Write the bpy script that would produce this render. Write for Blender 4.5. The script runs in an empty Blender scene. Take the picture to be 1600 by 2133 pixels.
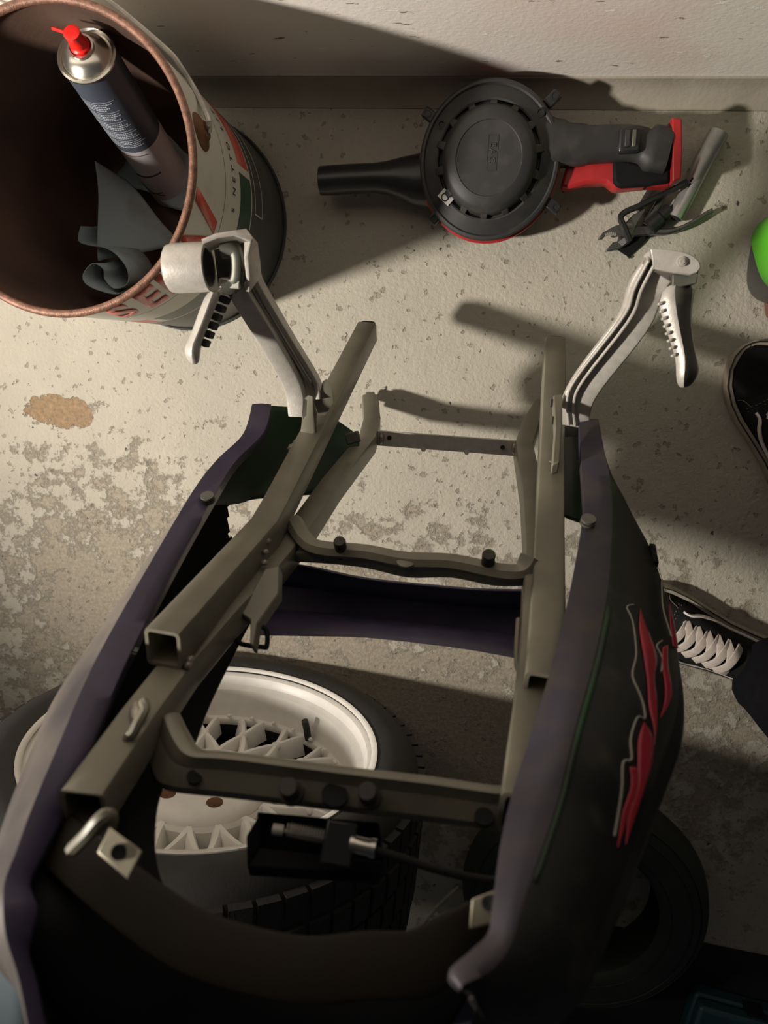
import bpy, bmesh, math, random
from mathutils import Vector as V, Matrix, noise
random.seed(7)
SC = bpy.context.scene
COL = SC.collection

# ------------------------------------------------------------------ camera
W_, H_ = 1600.0, 2133.0
FPX = 1500.0            # focal length in photo pixels
CAMH = 1.11             # phone held 1.11 m above the floor
def ray(px, py): return V(((px - W_/2)/FPX, -(py - H_/2)/FPX, -1.0))
UP = -ray(1050, 780).normalized()          # world up seen in camera axes (nadir pixel)
def _fl(px, py):
    r = ray(px, py); return r*(-CAMH/r.dot(UP))
XA = (_fl(1600, 160) - _fl(0, 160)).normalized()   # wall line runs along world x
YA = UP.cross(XA).normalized()
def c2w(v): return V((v.dot(XA), v.dot(YA), v.dot(UP)))
CAMLOC = V((0, 0, CAMH))
def P(px, py, z): return c2w(ray(px, py)*z) + CAMLOC          # pixel + depth -> place
def G(px, py, h=0.0):                                          # pixel on a level plane
    r = c2w(ray(px, py)); return CAMLOC + r*((h - CAMH)/r.z)
cam = bpy.data.cameras.new('camera'); camo = bpy.data.objects.new('camera', cam); COL.objects.link(camo)
m = Matrix((XA, YA, UP)).to_4x4(); m.translation = CAMLOC
camo.matrix_world = m
cam.sensor_fit = 'VERTICAL'; cam.sensor_height = 36.0; cam.sensor_width = 27.0
cam.lens = FPX/H_*36.0; cam.clip_start = 0.02
cam.dof.use_dof = True; cam.dof.focus_distance = 0.92; cam.dof.aperture_fstop = 8.0
SC.camera = camo
# ------------------------------------------------------------------ light
wd = bpy.data.worlds.new('world'); SC.world = wd; wd.use_nodes = True
wd.node_tree.nodes['Background'].inputs[0].default_value = (0.9, 0.92, 1.0, 1)
wd.node_tree.nodes['Background'].inputs[1].default_value = 0.026
ld = bpy.data.lights.new('work_lamp', 'SPOT'); ld.energy = 185.0; ld.spot_size = math.radians(90); ld.spot_blend = 1.0; ld.color = (1.0, 0.92, 0.82); ld.shadow_soft_size = 0.06
lo = bpy.data.objects.new('work_lamp', ld); COL.objects.link(lo); lo.location = (-1.40, -0.35, 1.28)
lo.rotation_euler = (V((0.0, 0.42, 0.10)) - lo.location).to_track_quat('-Z', 'Y').to_euler()
SC.view_settings.view_transform = 'Standard'; SC.view_settings.look = 'None'
SC.view_settings.exposure = 0.0; SC.view_settings.gamma = 1.0; SC.view_settings.use_curve_mapping = False

# ------------------------------------------------------------------ materials
def mat(name, col, rough=0.5, metal=0.0, var=0.0, vscale=30, col2=None, bump=0.0, bscale=200, coat=0.0, spec=None, thr=None, emis=None):
    m = bpy.data.materials.new(name); m.use_nodes = True
    nt = m.node_tree; b = nt.nodes['Principled BSDF']
    b.inputs['Base Color'].default_value = (*col, 1); b.inputs['Roughness'].default_value = rough
    b.inputs['Metallic'].default_value = metal; b.inputs['Coat Weight'].default_value = coat
    if spec is not None: b.inputs['Specular IOR Level'].default_value = spec
    tc = nt.nodes.new('ShaderNodeNewGeometry')
    if var > 0 or col2:
        n = nt.nodes.new('ShaderNodeTexNoise'); n.inputs['Scale'].default_value = vscale; n.inputs['Detail'].default_value = 6
        nt.links.new(tc.outputs['Position'], n.inputs['Vector'])
        r = nt.nodes.new('ShaderNodeMapRange')
        lo_, hi_ = thr if thr else (0.3, 0.7)
        r.inputs['From Min'].default_value = lo_; r.inputs['From Max'].default_value = hi_
        nt.links.new(n.outputs['Fac'], r.inputs['Value'])
        mx = nt.nodes.new('ShaderNodeMix'); mx.data_type = 'RGBA'
        nt.links.new(r.outputs['Result'], mx.inputs['Factor'])
        mx.inputs['A'].default_value = (*col, 1)
        c2 = col2 if col2 else tuple(max(0, c*(1 - var)) for c in col)
        mx.inputs['B'].default_value = (*c2, 1)
        nt.links.new(mx.outputs['Result'], b.inputs['Base Color'])
    if bump > 0:
        n2 = nt.nodes.new('ShaderNodeTexNoise'); n2.inputs['Scale'].default_value = bscale; n2.inputs['Detail'].default_value = 4
        nt.links.new(tc.outputs['Position'], n2.inputs['Vector'])
        bp = nt.nodes.new('ShaderNodeBump'); bp.inputs['Strength'].default_value = bump; bp.inputs['Distance'].default_value = 0.002
        nt.links.new(n2.outputs['Fac'], bp.inputs['Height']); nt.links.new(bp.outputs['Normal'], b.inputs['Normal'])
    return m
M = {}
M['frame'] = mat('frame_paint', (0.205, 0.19, 0.142), 0.42, 0.12, 0.25, 25, bump=0.05)
M['frame_dark'] = mat('frame_inside', (0.03, 0.03, 0.026), 0.7)
M['steel'] = mat('bare_steel', (0.40, 0.38, 0.33), 0.38, 0.5, 0.3, 60)
M['alu'] = mat('cast_aluminium', (0.52, 0.49, 0.44), 0.42, 0.2, 0.18, 120, bump=0.12, bscale=500)
M['alu_dark'] = mat('dark_aluminium', (0.16, 0.16, 0.13), 0.5, 0.5, 0.4, 40)
M['chrome'] = mat('chrome', (0.50, 0.50, 0.48), 0.28, 0.7, 0.25, 60)
M['weld'] = mat('weld', (0.42, 0.39, 0.32), 0.4, 0.6, 0.4, 200, bump=0.4, bscale=600)
M['purple'] = mat('purple_paint', (0.075, 0.062, 0.115), 0.42, 0, 0.35, 30, bump=0.04, coat=0.15)
M['purple_dusty_shaded'] = mat('dusty_shaded_purple_paint', (0.034, 0.029, 0.045), 0.55, 0, col2=(0.050, 0.042, 0.037), vscale=35, thr=(0.45, 0.7))  # dusty purple, with the shade on the right flange mixed into the colour
M['skin_grey'] = mat('dusty_lit_side_paint', (0.15, 0.13, 0.112), 0.45, 0, col2=(0.055, 0.047, 0.05), vscale=18, coat=0.3)  # dusty paint made greyer to carry grazing light on the left panel
M['skin_black'] = mat('black_side_paint', (0.013, 0.014, 0.013), 0.38, 0, col2=(0.035, 0.033, 0.024), vscale=45, thr=(0.55, 0.75), coat=0.0, spec=0.25)
M['green_edge'] = mat('green_overspray', (0.012, 0.07, 0.02), 0.5, 0, col2=(0.02, 0.025, 0.02), vscale=30)
M['green_in'] = mat('green_primer', (0.008, 0.045, 0.012), 0.6, 0, col2=(0.007, 0.015, 0.008), vscale=14)
M['black'] = mat('black_plastic', (0.010, 0.010, 0.011), 0.75, 0, 0.3, 40, spec=0.15)
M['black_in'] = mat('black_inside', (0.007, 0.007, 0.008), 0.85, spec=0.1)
M['black_gloss'] = mat('black_gloss_plastic', (0.020, 0.021, 0.023), 0.32, 0, 0.2, 60)
M['black_dusty'] = mat('dusty_black_plastic', (0.028, 0.028, 0.029), 0.5, 0, col2=(0.055, 0.05, 0.045), vscale=35, thr=(0.5, 0.8), bump=0.08, bscale=900)
M['rubber'] = mat('rubber', (0.022, 0.021, 0.020), 0.75, 0, 0.3, 30, bump=0.1, bscale=400)
M['rubber_brown'] = mat('dusty_rubber', (0.05, 0.042, 0.034), 0.75, 0, 0.3, 120)
M['loop'] = mat('dirty_loop_paint', (0.013, 0.013, 0.009), 0.7, 0.0, col2=(0.018, 0.012, 0.008), vscale=22, spec=0.2)
M['tab'] = mat('tab_zinc', (0.42, 0.38, 0.28), 0.45, 0.5, 0.2, 60)
M['flame'] = mat('red_flame_paint', (0.42, 0.015, 0.025), 0.35, 0, col2=(0.26, 0.01, 0.05), vscale=25, coat=0.3)
M['flame_line'] = mat('pale_pinstripe', (0.30, 0.29, 0.24), 0.4)
M['lime'] = mat('lime_paint', (0.22, 0.33, 0.10), 0.4)
M['rim_white'] = mat('white_wheel_paint', (0.80, 0.775, 0.72), 0.42, 0, 0.12, 40, bump=0.05, bscale=300)
M['rust'] = mat('rust', (0.16, 0.07, 0.03), 0.8, 0.2, 0.5, 60, bump=0.3)
M['rust_in'] = mat('rusty_pail_inside', (0.15, 0.092, 0.068), 0.5, 0.2, col2=(0.06, 0.038, 0.032), vscale=9, bump=0.15, bscale=120)
M['rust_rim'] = mat('rusty_pail_rim', (0.27, 0.135, 0.085), 0.55, 0.3, col2=(0.12, 0.06, 0.04), vscale=160, bump=0.3, bscale=500)
M['pail_white'] = mat('pail_white_print', (0.56, 0.54, 0.47), 0.4, 0, col2=(0.42, 0.38, 0.30), vscale=20, thr=(0.55, 0.8))
M['pail_red'] = mat('pail_red_print', (0.55, 0.075, 0.05), 0.4, 0, col2=(0.62, 0.2, 0.15), vscale=30, thr=(0.5, 0.7))
M['pail_green'] = mat('pail_green_print', (0.03, 0.075, 0.045), 0.4, 0, 0.3, 30)
M['pail_grey'] = mat('pail_grey_print', (0.062, 0.066, 0.062), 0.42, 0, 0.3, 25)
M['ink'] = mat('black_ink', (0.02, 0.02, 0.02), 0.5)
M['pale_ink'] = mat('pale_ink', (0.45, 0.43, 0.36), 0.5)
M['wire'] = mat('galvanised_wire', (0.50, 0.47, 0.43), 0.4, 0.25, 0.3, 100)
M['can_blue'] = mat('can_slate_print', (0.085, 0.10, 0.135), 0.32, 0.3, 0.15, 40)
M['can_white'] = mat('can_pale_print', (0.50, 0.46, 0.47), 0.35, 0.1, 0.12, 30)
M['can_text'] = mat('can_small_print', (0.42, 0.45, 0.50), 0.4)
M['tin'] = mat('tin_dome', (0.66, 0.63, 0.56), 0.26, 0.95, 0.12, 60)
M['red_cap'] = mat('red_nozzle_plastic', (0.80, 0.018, 0.012), 0.38)
M['cloth'] = mat('pale_blue_cloth', (0.30, 0.37, 0.39), 0.9, 0, col2=(0.18, 0.19, 0.17), vscale=14, thr=(0.55, 0.8), bump=0.15, bscale=600)
M['red_shell'] = mat('red_tool_plastic', (0.42, 0.02, 0.022), 0.42, 0, 0.2, 60)
M['white_sticker'] = mat('white_sticker', (0.8, 0.79, 0.75), 0.5)
M['plier'] = mat('plier_steel', (0.20, 0.20, 0.19), 0.36, 0.9, 0.3, 80)
M['hex'] = mat('blackened_steel', (0.035, 0.035, 0.035), 0.38, 0.6)
M['lime_label'] = mat('bright_green_label', (0.10, 0.52, 0.012), 0.45)
M['cream'] = mat('cream_plastic', (0.62, 0.55, 0.42), 0.5)
M['foxing'] = mat('offwhite_shoe_rubber', (0.34, 0.30, 0.24), 0.6, 0, 0.25, 60)
M['foxing_line'] = mat('shoe_black_line', (0.02, 0.018, 0.015), 0.6)
M['suede'] = mat('black_suede', (0.012, 0.012, 0.012), 0.95, 0, 0.3, 90, spec=0.1, bump=0.2, bscale=900)
M['canvas'] = mat('black_canvas', (0.018, 0.018, 0.017), 0.9, 0, 0.2, 90, spec=0.1, bump=0.2, bscale=1200)
M['lace'] = mat('offwhite_lace', (0.60, 0.53, 0.47), 0.85, 0, 0.2, 120, bump=0.3, bscale=1200)
M['stripe'] = mat('white_leather_stripe', (0.68, 0.62, 0.58), 0.5)
M['thread'] = mat('grey_thread', (0.12, 0.115, 0.10), 0.8)
M['denim'] = mat('black_trousers', (0.007, 0.007, 0.009), 0.95, 0, 0.3, 60, spec=0.1, bump=0.3, bscale=900)
M['bin_blue'] = mat('blue_grey_plastic', (0.13, 0.165, 0.185), 0.5, 0, 0.08, 10)
M['mat_black'] = mat('black_mat_rubber', (0.012, 0.012, 0.013), 0.85, 0, 0.2, 60, bump=0.2)
M['teal'] = mat('teal_plastic', (0.012, 0.045, 0.055), 0.5)
M['ring'] = mat('dark_green_rubber', (0.030, 0.040, 0.028), 0.6, 0, col2=(0.016, 0.018, 0.015), vscale=8)
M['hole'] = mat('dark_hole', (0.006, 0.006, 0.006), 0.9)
M['brick'] = mat('reddish_block', (0.16, 0.07, 0.045), 0.8, 0, 0.3, 60, bump=0.3)

# ------------------------------------------------------------------ mesh helpers
WL = {}
def vmean(vs):
    lo = V((min(v.x for v in vs), min(v.y for v in vs), min(v.z for v in vs)))
    hi = V((max(v.x for v in vs), max(v.y for v in vs), max(v.z for v in vs)))
    return (lo + hi)/2
class MB:
    def __init__(s): s.v = []; s.f = []; s.mi = []
    def add(s, vf, mi=0):
        o = len(s.v); s.v += [V(v) for v in vf[0]]
        for f in vf[1]: s.f.append([i + o for i in f]); s.mi.append(mi)
        return s
    def build(s, name, mats, parent=None, smooth=38, bevel=0.0, solid=0.0, moff=0, subsurf=0, fix=True):
        if not isinstance(mats, (list, tuple)): mats = [mats]
        c = vmean(s.v); me = bpy.data.meshes.new(name)
        me.from_pydata([v - c for v in s.v], [], s.f)
        for k in mats: me.materials.append(M[k] if isinstance(k, str) else k)
        me.polygons.foreach_set('material_index', s.mi)
        if fix:
            bm = bmesh.new(); bm.from_mesh(me); bmesh.ops.recalc_face_normals(bm, faces=bm.faces); bm.to_mesh(me); bm.free()
        me.polygons.foreach_set('use_smooth', [True]*len(me.polygons))
        if smooth < 180: me.set_sharp_from_angle(angle=math.radians(smooth))
        me.update()
        o = bpy.data.objects.new(name, me); COL.objects.link(o)
        place(o, c, parent)
        if solid:
            md = o.modifiers.new('thickness', 'SOLIDIFY'); md.thickness = solid; md.offset = 0; md.material_offset = moff
        if bevel:
            md = o.modifiers.new('bevel', 'BEVEL'); md.width = bevel; md.segments = 2; md.limit_method = 'ANGLE'; md.angle_limit = math.radians(35)
            md.harden_normals = False
        if subsurf:
            md = o.modifiers.new('subsurf', 'SUBSURF'); md.levels = subsurf; md.render_levels = subsurf
        return o
def place(o, c, parent):
    if parent is not None:
        o.parent = parent; o.location = c - WL[parent.name]
    else: o.location = c
    WL[o.name] = V(c)
def tag(o, label=None, cat=None, group=None, kind=None):
    if label: o['label'] = label
    if cat: o['category'] = cat
    if group: o['group'] = group
    if kind: o['kind'] = kind
    return o
def thing(name, loc, label, cat, group=None):
    o = bpy.data.objects.new(name, None); COL.objects.link(o); o.location = loc; WL[o.name] = V(loc)
    o.empty_display_size = 0.05
    return tag(o, label, cat, group)
def one(vf, name, mats, parent=None, **k): return MB().add(vf).build(name, mats, parent, **k)

class Fr:                                    # local frame
    def __init__(s, o, z, x=None):
        s.o = V(o); s.z = V(z).normalized()
        x = V(x) if x is not None else (V((1, 0, 0)) if abs(s.z.x) < 0.9 else V((0, 1, 0)))
        s.x = (x - s.z*x.dot(s.z)).normalized(); s.y = s.z.cross(s.x)
    def __call__(s, x, y, z=0.0): return s.o + s.x*x + s.y*y + s.z*z
WF = Fr((0, 0, 0), (0, 0, 1), (1, 0, 0))
def box(fr, x0, x1, y0, y1, z0, z1):
    v = [fr(x, y, z) for z in (z0, z1) for y in (y0, y1) for x in (x0, x1)]
    return v, [[0, 2, 3, 1], [4, 5, 7, 6], [0, 1, 5, 4], [2, 6, 7, 3], [0, 4, 6, 2], [1, 3, 7, 5]]
def lathe(fr, prof, n=32, a0=0.0, a1=2*math.pi, cap=True):
    full = abs(a1 - a0 - 2*math.pi) < 1e-6
    v = []; f = []; k = n if full else n + 1
    for r, h in prof:
        for i in range(k):
            a = a0 + (a1 - a0)*i/n; v.append(fr(r*math.cos(a), r*math.sin(a), h))
    for j in range(len(prof) - 1):
        for i in range(n):
            i2 = (i + 1) % k
            f.append([j*k + i, j*k + i2, (j + 1)*k + i2, (j + 1)*k + i])
    if cap and full:
        if prof[0][0] > 1e-6: f.append(list(range(k))[::-1])
        if prof[-1][0] > 1e-6: f.append([(len(prof) - 1)*k + i for i in range(k)])
    return v, f
def loft(rows, closed=True, cap=True):
    n = len(rows[0]); v = [p for r in rows for p in r]; f = []
    for j in range(len(rows) - 1):
        for i in range(n if closed else n - 1):
            i2 = (i + 1) % n
            f.append([j*n + i, j*n + i2, (j + 1)*n + i2, (j + 1)*n + i])
    if cap and closed: f.append(list(range(n))[::-1]); f.append([(len(rows) - 1)*n + i for i in range(n)])
    return v, f
def tangents(path):
    t = []
    for i in range(len(path)):
        a = path[max(0, i - 1)]; b = path[min(len(path) - 1, i + 1)]; t.append((b - a).normalized())
    return t
def sweep(path, sec, ref, scale=None, closed=True, cap=True, tilt=None):
    path = [V(p) for p in path]; rows = []
    for i, (p, t) in enumerate(zip(path, tangents(path))):
        rf = ref[i] if isinstance(ref, list) else ref
        s = t.cross(V(rf)).normalized(); h = s.cross(t)
        k = 1.0 if scale is None else scale[i]
        kx, ky = k if isinstance(k, tuple) else (k, k)
        rows.append([p + s*(x*kx) + h*(y*ky) for x, y in sec])
    return loft(rows, closed, cap)
def rect(w, h, r=0.0):
    a, b = w/2, h/2
    if r <= 0: return [(-a, -b), (a, -b), (a, b), (-a, b)]
    o = []
    for cx, cy, s in ((a - r, -b + r, -90), (a - r, b - r, 0), (-a + r, b - r, 90), (-a + r, -b + r, 180)):
        for q in (0, 45, 90):
            t = math.radians(s + q); o.append((cx + r*math.cos(t), cy + r*math.sin(t)))
    return o
def circ(r, n=10): return [(r*math.cos(2*math.pi*i/n), r*math.sin(2*math.pi*i/n)) for i in range(n)]
def smoothpath(pts, n=6, closed=False):      # Catmull-Rom
    pts = [V(p) for p in pts]; o = []; N = len(pts)
    for i in range(N if closed else N - 1):
        if closed: a, b, c, d = pts[(i - 1) % N], pts[i], pts[(i + 1) % N], pts[(i + 2) % N]
        else: a, b, c, d = pts[max(i - 1, 0)], pts[i], pts[i + 1], pts[min(i + 2, N - 1)]
        for k in range(n):
            t = k/n
            o.append(0.5*((2*b) + (c - a)*t + (2*a - 5*b + 4*c - d)*t*t + (3*b - a - 3*c + d)*t**3))
    if not closed: o.append(pts[-1])
    return o
def tube(path, r, n=8, ref=(0.13, 0.31, 0.94), cap=True): return sweep(path, circ(r, n), V(ref), cap=cap)
def hollow(path, w, h, t, ref, r=0.004):
    a = sweep(path, rect(w, h, r), ref, cap=False); b = sweep(path, rect(w - 2*t, h - 2*t, r*0.6), ref, cap=False)
    n = 12; L = len(path); v = a[0] + b[0]; o = len(a[0]); f = a[1] + [[i + o for i in q][::-1] for q in b[1]]
    for j in (0, L - 1):
        for i in range(n):
            i2 = (i + 1) % n
            f.append([j*n + i, j*n + i2, o + j*n + i2, o + j*n + i])
    return v, f
def prism(poly, ext):
    ext = V(ext); n = len(poly); v = [V(p) for p in poly] + [V(p) + ext for p in poly]
    f = [list(range(n))[::-1], [n + i for i in range(n)]]
    for i in range(n): f.append([i, (i + 1) % n, n + (i + 1) % n, n + i])
    return v, f
def ball(c, r, n=10, sq=(1, 1, 1), fr=None):
    fr = fr or Fr(c, (0, 0, 1)); rows = []; v = []; f = []
    m_ = n//2
    for j in range(m_ + 1):
        a = math.pi*j/m_
        rad = max(1e-5, math.sin(a))
        rows.append([fr(r*sq[0]*rad*math.cos(2*math.pi*i/n), r*sq[1]*rad*math.sin(2*math.pi*i/n), -r*sq[2]*math.cos(a)) for i in range(n)])
    return loft(rows, True, True)
def pp(l): return [P(*q) for q in l]
def text_vf(s, size, spacing=1.0, bold=0.0):
    cu = bpy.data.curves.new('lettering', 'FONT'); cu.body = s; cu.size = size; cu.align_x = 'CENTER'; cu.align_y = 'CENTER'; cu.space_character = spacing; cu.offset = bold
    o = bpy.data.objects.new('lettering_tmp', cu); COL.objects.link(o)
    bpy.context.view_layer.update()
    dg = bpy.context.evaluated_depsgraph_get(); me = bpy.data.meshes.new_from_object(o.evaluated_get(dg))
    bm = bmesh.new(); bm.from_mesh(me)
    bmesh.ops.triangulate(bm, faces=bm.faces)
    le = [e for e in bm.edges if e.calc_length() > size*0.25]
    bmesh.ops.subdivide_edges(bm, edges=le, cuts=2); bmesh.ops.triangulate(bm, faces=bm.faces)
    v = [q.co.copy() for q in bm.verts]; f = [[q.index for q in fa.verts] for fa in bm.faces]
    bm.free(); bpy.data.objects.remove(o); bpy.data.curves.remove(cu); bpy.data.meshes.remove(me)
    return v, f

# ------------------------------------------------------------------ floor and wall
def nodes_mat(name):
    m = bpy.data.materials.new(name); m.use_nodes = True; nt = m.node_tree
    return m, nt, nt.nodes['Principled BSDF']
def N(nt, t, **k):
    n = nt.nodes.new(t)
    for a, b in k.items():
        if a in n.inputs: n.inputs[a].default_value = b
        else: setattr(n, a, b)
    return n
def noise_n(nt, pos, scale, detail=5, rough=0.55, sx=None):
    n = N(nt, 'ShaderNodeTexNoise', Scale=scale, Detail=detail, Roughness=rough)
    if sx:
        mp = N(nt, 'ShaderNodeMapping'); mp.inputs['Scale'].default_value = sx
        nt.links.new(pos, mp.inputs['Vector']); pos = mp.outputs['Vector']
    nt.links.new(pos, n.inputs['Vector']); return n.outputs['Fac']
def mapr(nt, val, a, b, c=0.0, d=1.0):
    n = N(nt, 'ShaderNodeMapRange'); n.inputs['From Min'].default_value = a; n.inputs['From Max'].default_value = b
    n.inputs['To Min'].default_value = c; n.inputs['To Max'].default_value = d
    nt.links.new(val, n.inputs['Value']); return n.outputs['Result']
def math_n(nt, op, a, b):
    n = N(nt, 'ShaderNodeMath', operation=op)
    for i, q in enumerate((a, b)):
        if isinstance(q, (int, float)): n.inputs[i].default_value = q
        else: nt.links.new(q, n.inputs[i])
    return n.outputs[0]
def mixc(nt, fac, a, b):
    n = N(nt, 'ShaderNodeMix', data_type='RGBA')
    nt.links.new(fac, n.inputs['Factor'])
    for k, q in (('A', a), ('B', b)):
        if isinstance(q, tuple): n.inputs[k].default_value = (*q, 1)
        else: nt.links.new(q, n.inputs[k])
    return n.outputs['Result']
def blob(nt, pos, c, rx, ry, amp=0.5, scale=14):        # ragged patch mask with its own shape
    s = N(nt, 'ShaderNodeVectorMath', operation='SUBTRACT'); nt.links.new(pos, s.inputs[0]); s.inputs[1].default_value = c
    d = N(nt, 'ShaderNodeVectorMath', operation='DIVIDE'); nt.links.new(s.outputs[0], d.inputs[0]); d.inputs[1].default_value = (rx, ry, 1e3)
    l = N(nt, 'ShaderNodeVectorMath', operation='LENGTH'); nt.links.new(d.outputs[0], l.inputs[0])
    nz = noise_n(nt, pos, scale, 6, 0.65)
    return math_n(nt, 'ADD', l.outputs['Value'], math_n(nt, 'MULTIPLY', math_n(nt, 'SUBTRACT', nz, 0.5), amp*2))
def floor_mat():
    m, nt, b = nodes_mat('worn_painted_concrete')
    pos = N(nt, 'ShaderNodeNewGeometry').outputs['Position']
    c = mixc(nt, mapr(nt, noise_n(nt, pos, 5, 6), 0.35, 0.65), (0.475, 0.44, 0.36), (0.385, 0.355, 0.29))
    c = mixc(nt, mapr(nt, noise_n(nt, pos, 90, 5, 0.7), 0.42, 0.62), c, (0.425, 0.395, 0.33))
    # worn-through areas: rough grey-brown concrete
    z1 = blob(nt, pos, G(230, 1270), 0.26, 0.26, 0.55, 9); z2 = blob(nt, pos, G(800, 1480), 0.75, 0.30, 0.4, 8)
    zz = math_n(nt, 'MINIMUM', z1, z2)
    nz = noise_n(nt, pos, 26, 8, 0.7)
    rough = mapr(nt, math_n(nt, 'SUBTRACT', math_n(nt, 'MULTIPLY', zz, 0.22), math_n(nt, 'SUBTRACT', nz, 0.5)), 0.20, 0.12)
    chips = mapr(nt, noise_n(nt, pos, 42, 6, 0.65), 0.635, 0.655)
    wear = math_n(nt, 'MAXIMUM', rough, chips)
    c = mixc(nt, wear, c, mixc(nt, mapr(nt, noise_n(nt, pos, 160, 5, 0.7), 0.35, 0.65), (0.26, 0.222, 0.165), (0.37, 0.33, 0.26)))
    # flaked patch down to the orange-brown screed
    p1 = blob(nt, pos, G(125, 858), 0.060, 0.027, 1.0, 30); 
    pm = mapr(nt, p1, 0.95, 0.90)
    c = mixc(nt, pm, c, mixc(nt, mapr(nt, noise_n(nt, pos, 130, 5, 0.7), 0.35, 0.65), (0.33, 0.215, 0.115), (0.19, 0.13, 0.075)))
    # dirt specks
    dn = N(nt, 'ShaderNodeTexNoise', Scale=140.0, Detail=3.0); nt.links.new(pos, dn.inputs['Vector'])
    dv = N(nt, 'ShaderNodeVectorMath', operation='MULTIPLY_ADD'); nt.links.new(dn.outputs['Color'], dv.inputs[0]); dv.inputs[1].default_value = (.012, .012, .012); nt.links.new(pos, dv.inputs[2])
    wpos = dv.outputs[0]
    vo = N(nt, 'ShaderNodeTexVoronoi', Scale=30.0); nt.links.new(wpos, vo.inputs['Vector'])
    vr = N(nt, 'ShaderNodeSeparateColor'); nt.links.new(vo.outputs['Color'], vr.inputs[0])
    rad = math_n(nt, 'MULTIPLY', mapr(nt, vr.outputs[0], 0.5, 1.0), 0.085)
    sp = mapr(nt, math_n(nt, 'SUBTRACT', vo.outputs['Distance'], rad), 0.012, -0.012)
    c = mixc(nt, sp, c, (0.055, 0.05, 0.045))
    vo2 = N(nt, 'ShaderNodeTexVoronoi', Scale=75.0); nt.links.new(wpos, vo2.inputs['Vector'])
    vr2 = N(nt, 'ShaderNodeSeparateColor'); nt.links.new(vo2.outputs['Color'], vr2.inputs[0])
    rad2 = math_n(nt, 'MULTIPLY', mapr(nt, vr2.outputs[1], 0.5, 1.0), 0.30)
    sp2 = mapr(nt, math_n(nt, 'SUBTRACT', vo2.outputs['Distance'], rad2), 0.04, -0.06)
    c = mixc(nt, math_n(nt, 'MULTIPLY', sp2, 0.55), c, (0.17, 0.145, 0.11))
    nt.links.new(c, b.inputs['Base Color']); b.inputs['Roughness'].default_value = 0.72
    h = math_n(nt, 'SUBTRACT', math_n(nt, 'MULTIPLY', noise_n(nt, pos, 170, 6, 0.65), 0.9), math_n(nt, 'MULTIPLY', math_n(nt, 'MAXIMUM', wear, pm), 0.8))
    h = math_n(nt, 'ADD', h, math_n(nt, 'MULTIPLY', noise_n(nt, pos, 30, 4), 0.9))
    h = math_n(nt, 'SUBTRACT', h, math_n(nt, 'MULTIPLY', sp2, 0.5))
    bp = N(nt, 'ShaderNodeBump', Strength=0.85, Distance=0.0024); nt.links.new(h, bp.inputs['Height']); nt.links.new(bp.outputs['Normal'], b.inputs['Normal'])
    return m
def wall_mat():
    m, nt, b = nodes_mat('chipped_wall_paint')
    pos = N(nt, 'ShaderNodeNewGeometry').outputs['Position']
    c = mixc(nt, mapr(nt, noise_n(nt, pos, 4, 5), 0.35, 0.65), (0.86, 0.80, 0.76), (0.79, 0.735, 0.68))
    c = mixc(nt, mapr(nt, noise_n(nt, pos, 3, 2), 0.6, 0.75), c, (0.76, 0.60, 0.54))
    ch = mapr(nt, noise_n(nt, pos, 55, 6, 0.7, (0.6, 1, 1.6)), 0.62, 0.65)
    c = mixc(nt, ch, c, (0.92, 0.90, 0.86))
    ch2 = mapr(nt, noise_n(nt, pos, 48, 5, 0.6, (0.5, 1, 1.8)), 0.67, 0.69)
    c = mixc(nt, ch2, c, (0.22, 0.19, 0.16))
    nt.links.new(c, b.inputs['Base Color']); b.inputs['Roughness'].default_value = 0.7
    h = math_n(nt, 'ADD', math_n(nt, 'MULTIPLY', ch, 0.8), math_n(nt, 'MULTIPLY', noise_n(nt, pos, 160, 5), 0.6))
    h = math_n(nt, 'SUBTRACT', h, ch2)
    bp = N(nt, 'ShaderNodeBump', Strength=0.5, Distance=0.002); nt.links.new(h, bp.inputs['Height']); nt.links.new(bp.outputs['Normal'], b.inputs['Normal'])
    return m
FLOORM = floor_mat(); WALLM = wall_mat()
YF = (G(0, 228).y + G(1600, 228).y)/2         # where the floor meets the cove
YW = YF + 0.030
_r = c2w(ray(800, 158)); HC = CAMH + _r.z*(YW/_r.y)  # top of the cove on the wall
tag(one(box(WF, -3.2, 3.2, -3.4, YW + 0.1, -0.05, 0.0), 'floor', FLOORM), kind='structure')
tag(one(box(WF, -3.2, 3.2, YW, YW + 0.15, 0.0, 2.4), 'wall_back', WALLM), kind='structure')
cv = [(YF, 0.0), (YF + 0.008, 0.006), (YF + 0.02, HC*0.45), (YW - 0.003, HC*0.92), (YW - 0.003, HC), (YW + 0.02, HC), (YW + 0.02, 0.0)]
M['cove'] = mat('dirty_cove_plaster', (0.40, 0.365, 0.30), 0.75, 0, col2=(0.29, 0.255, 0.205), vscale=12, bump=0.3, bscale=150)
tag(one(prism([V((-3.2, y, z)) for y, z in cv], (6.4, 0, 0)), 'baseboard_back', 'cove', bevel=0.002), kind='structure')

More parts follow.
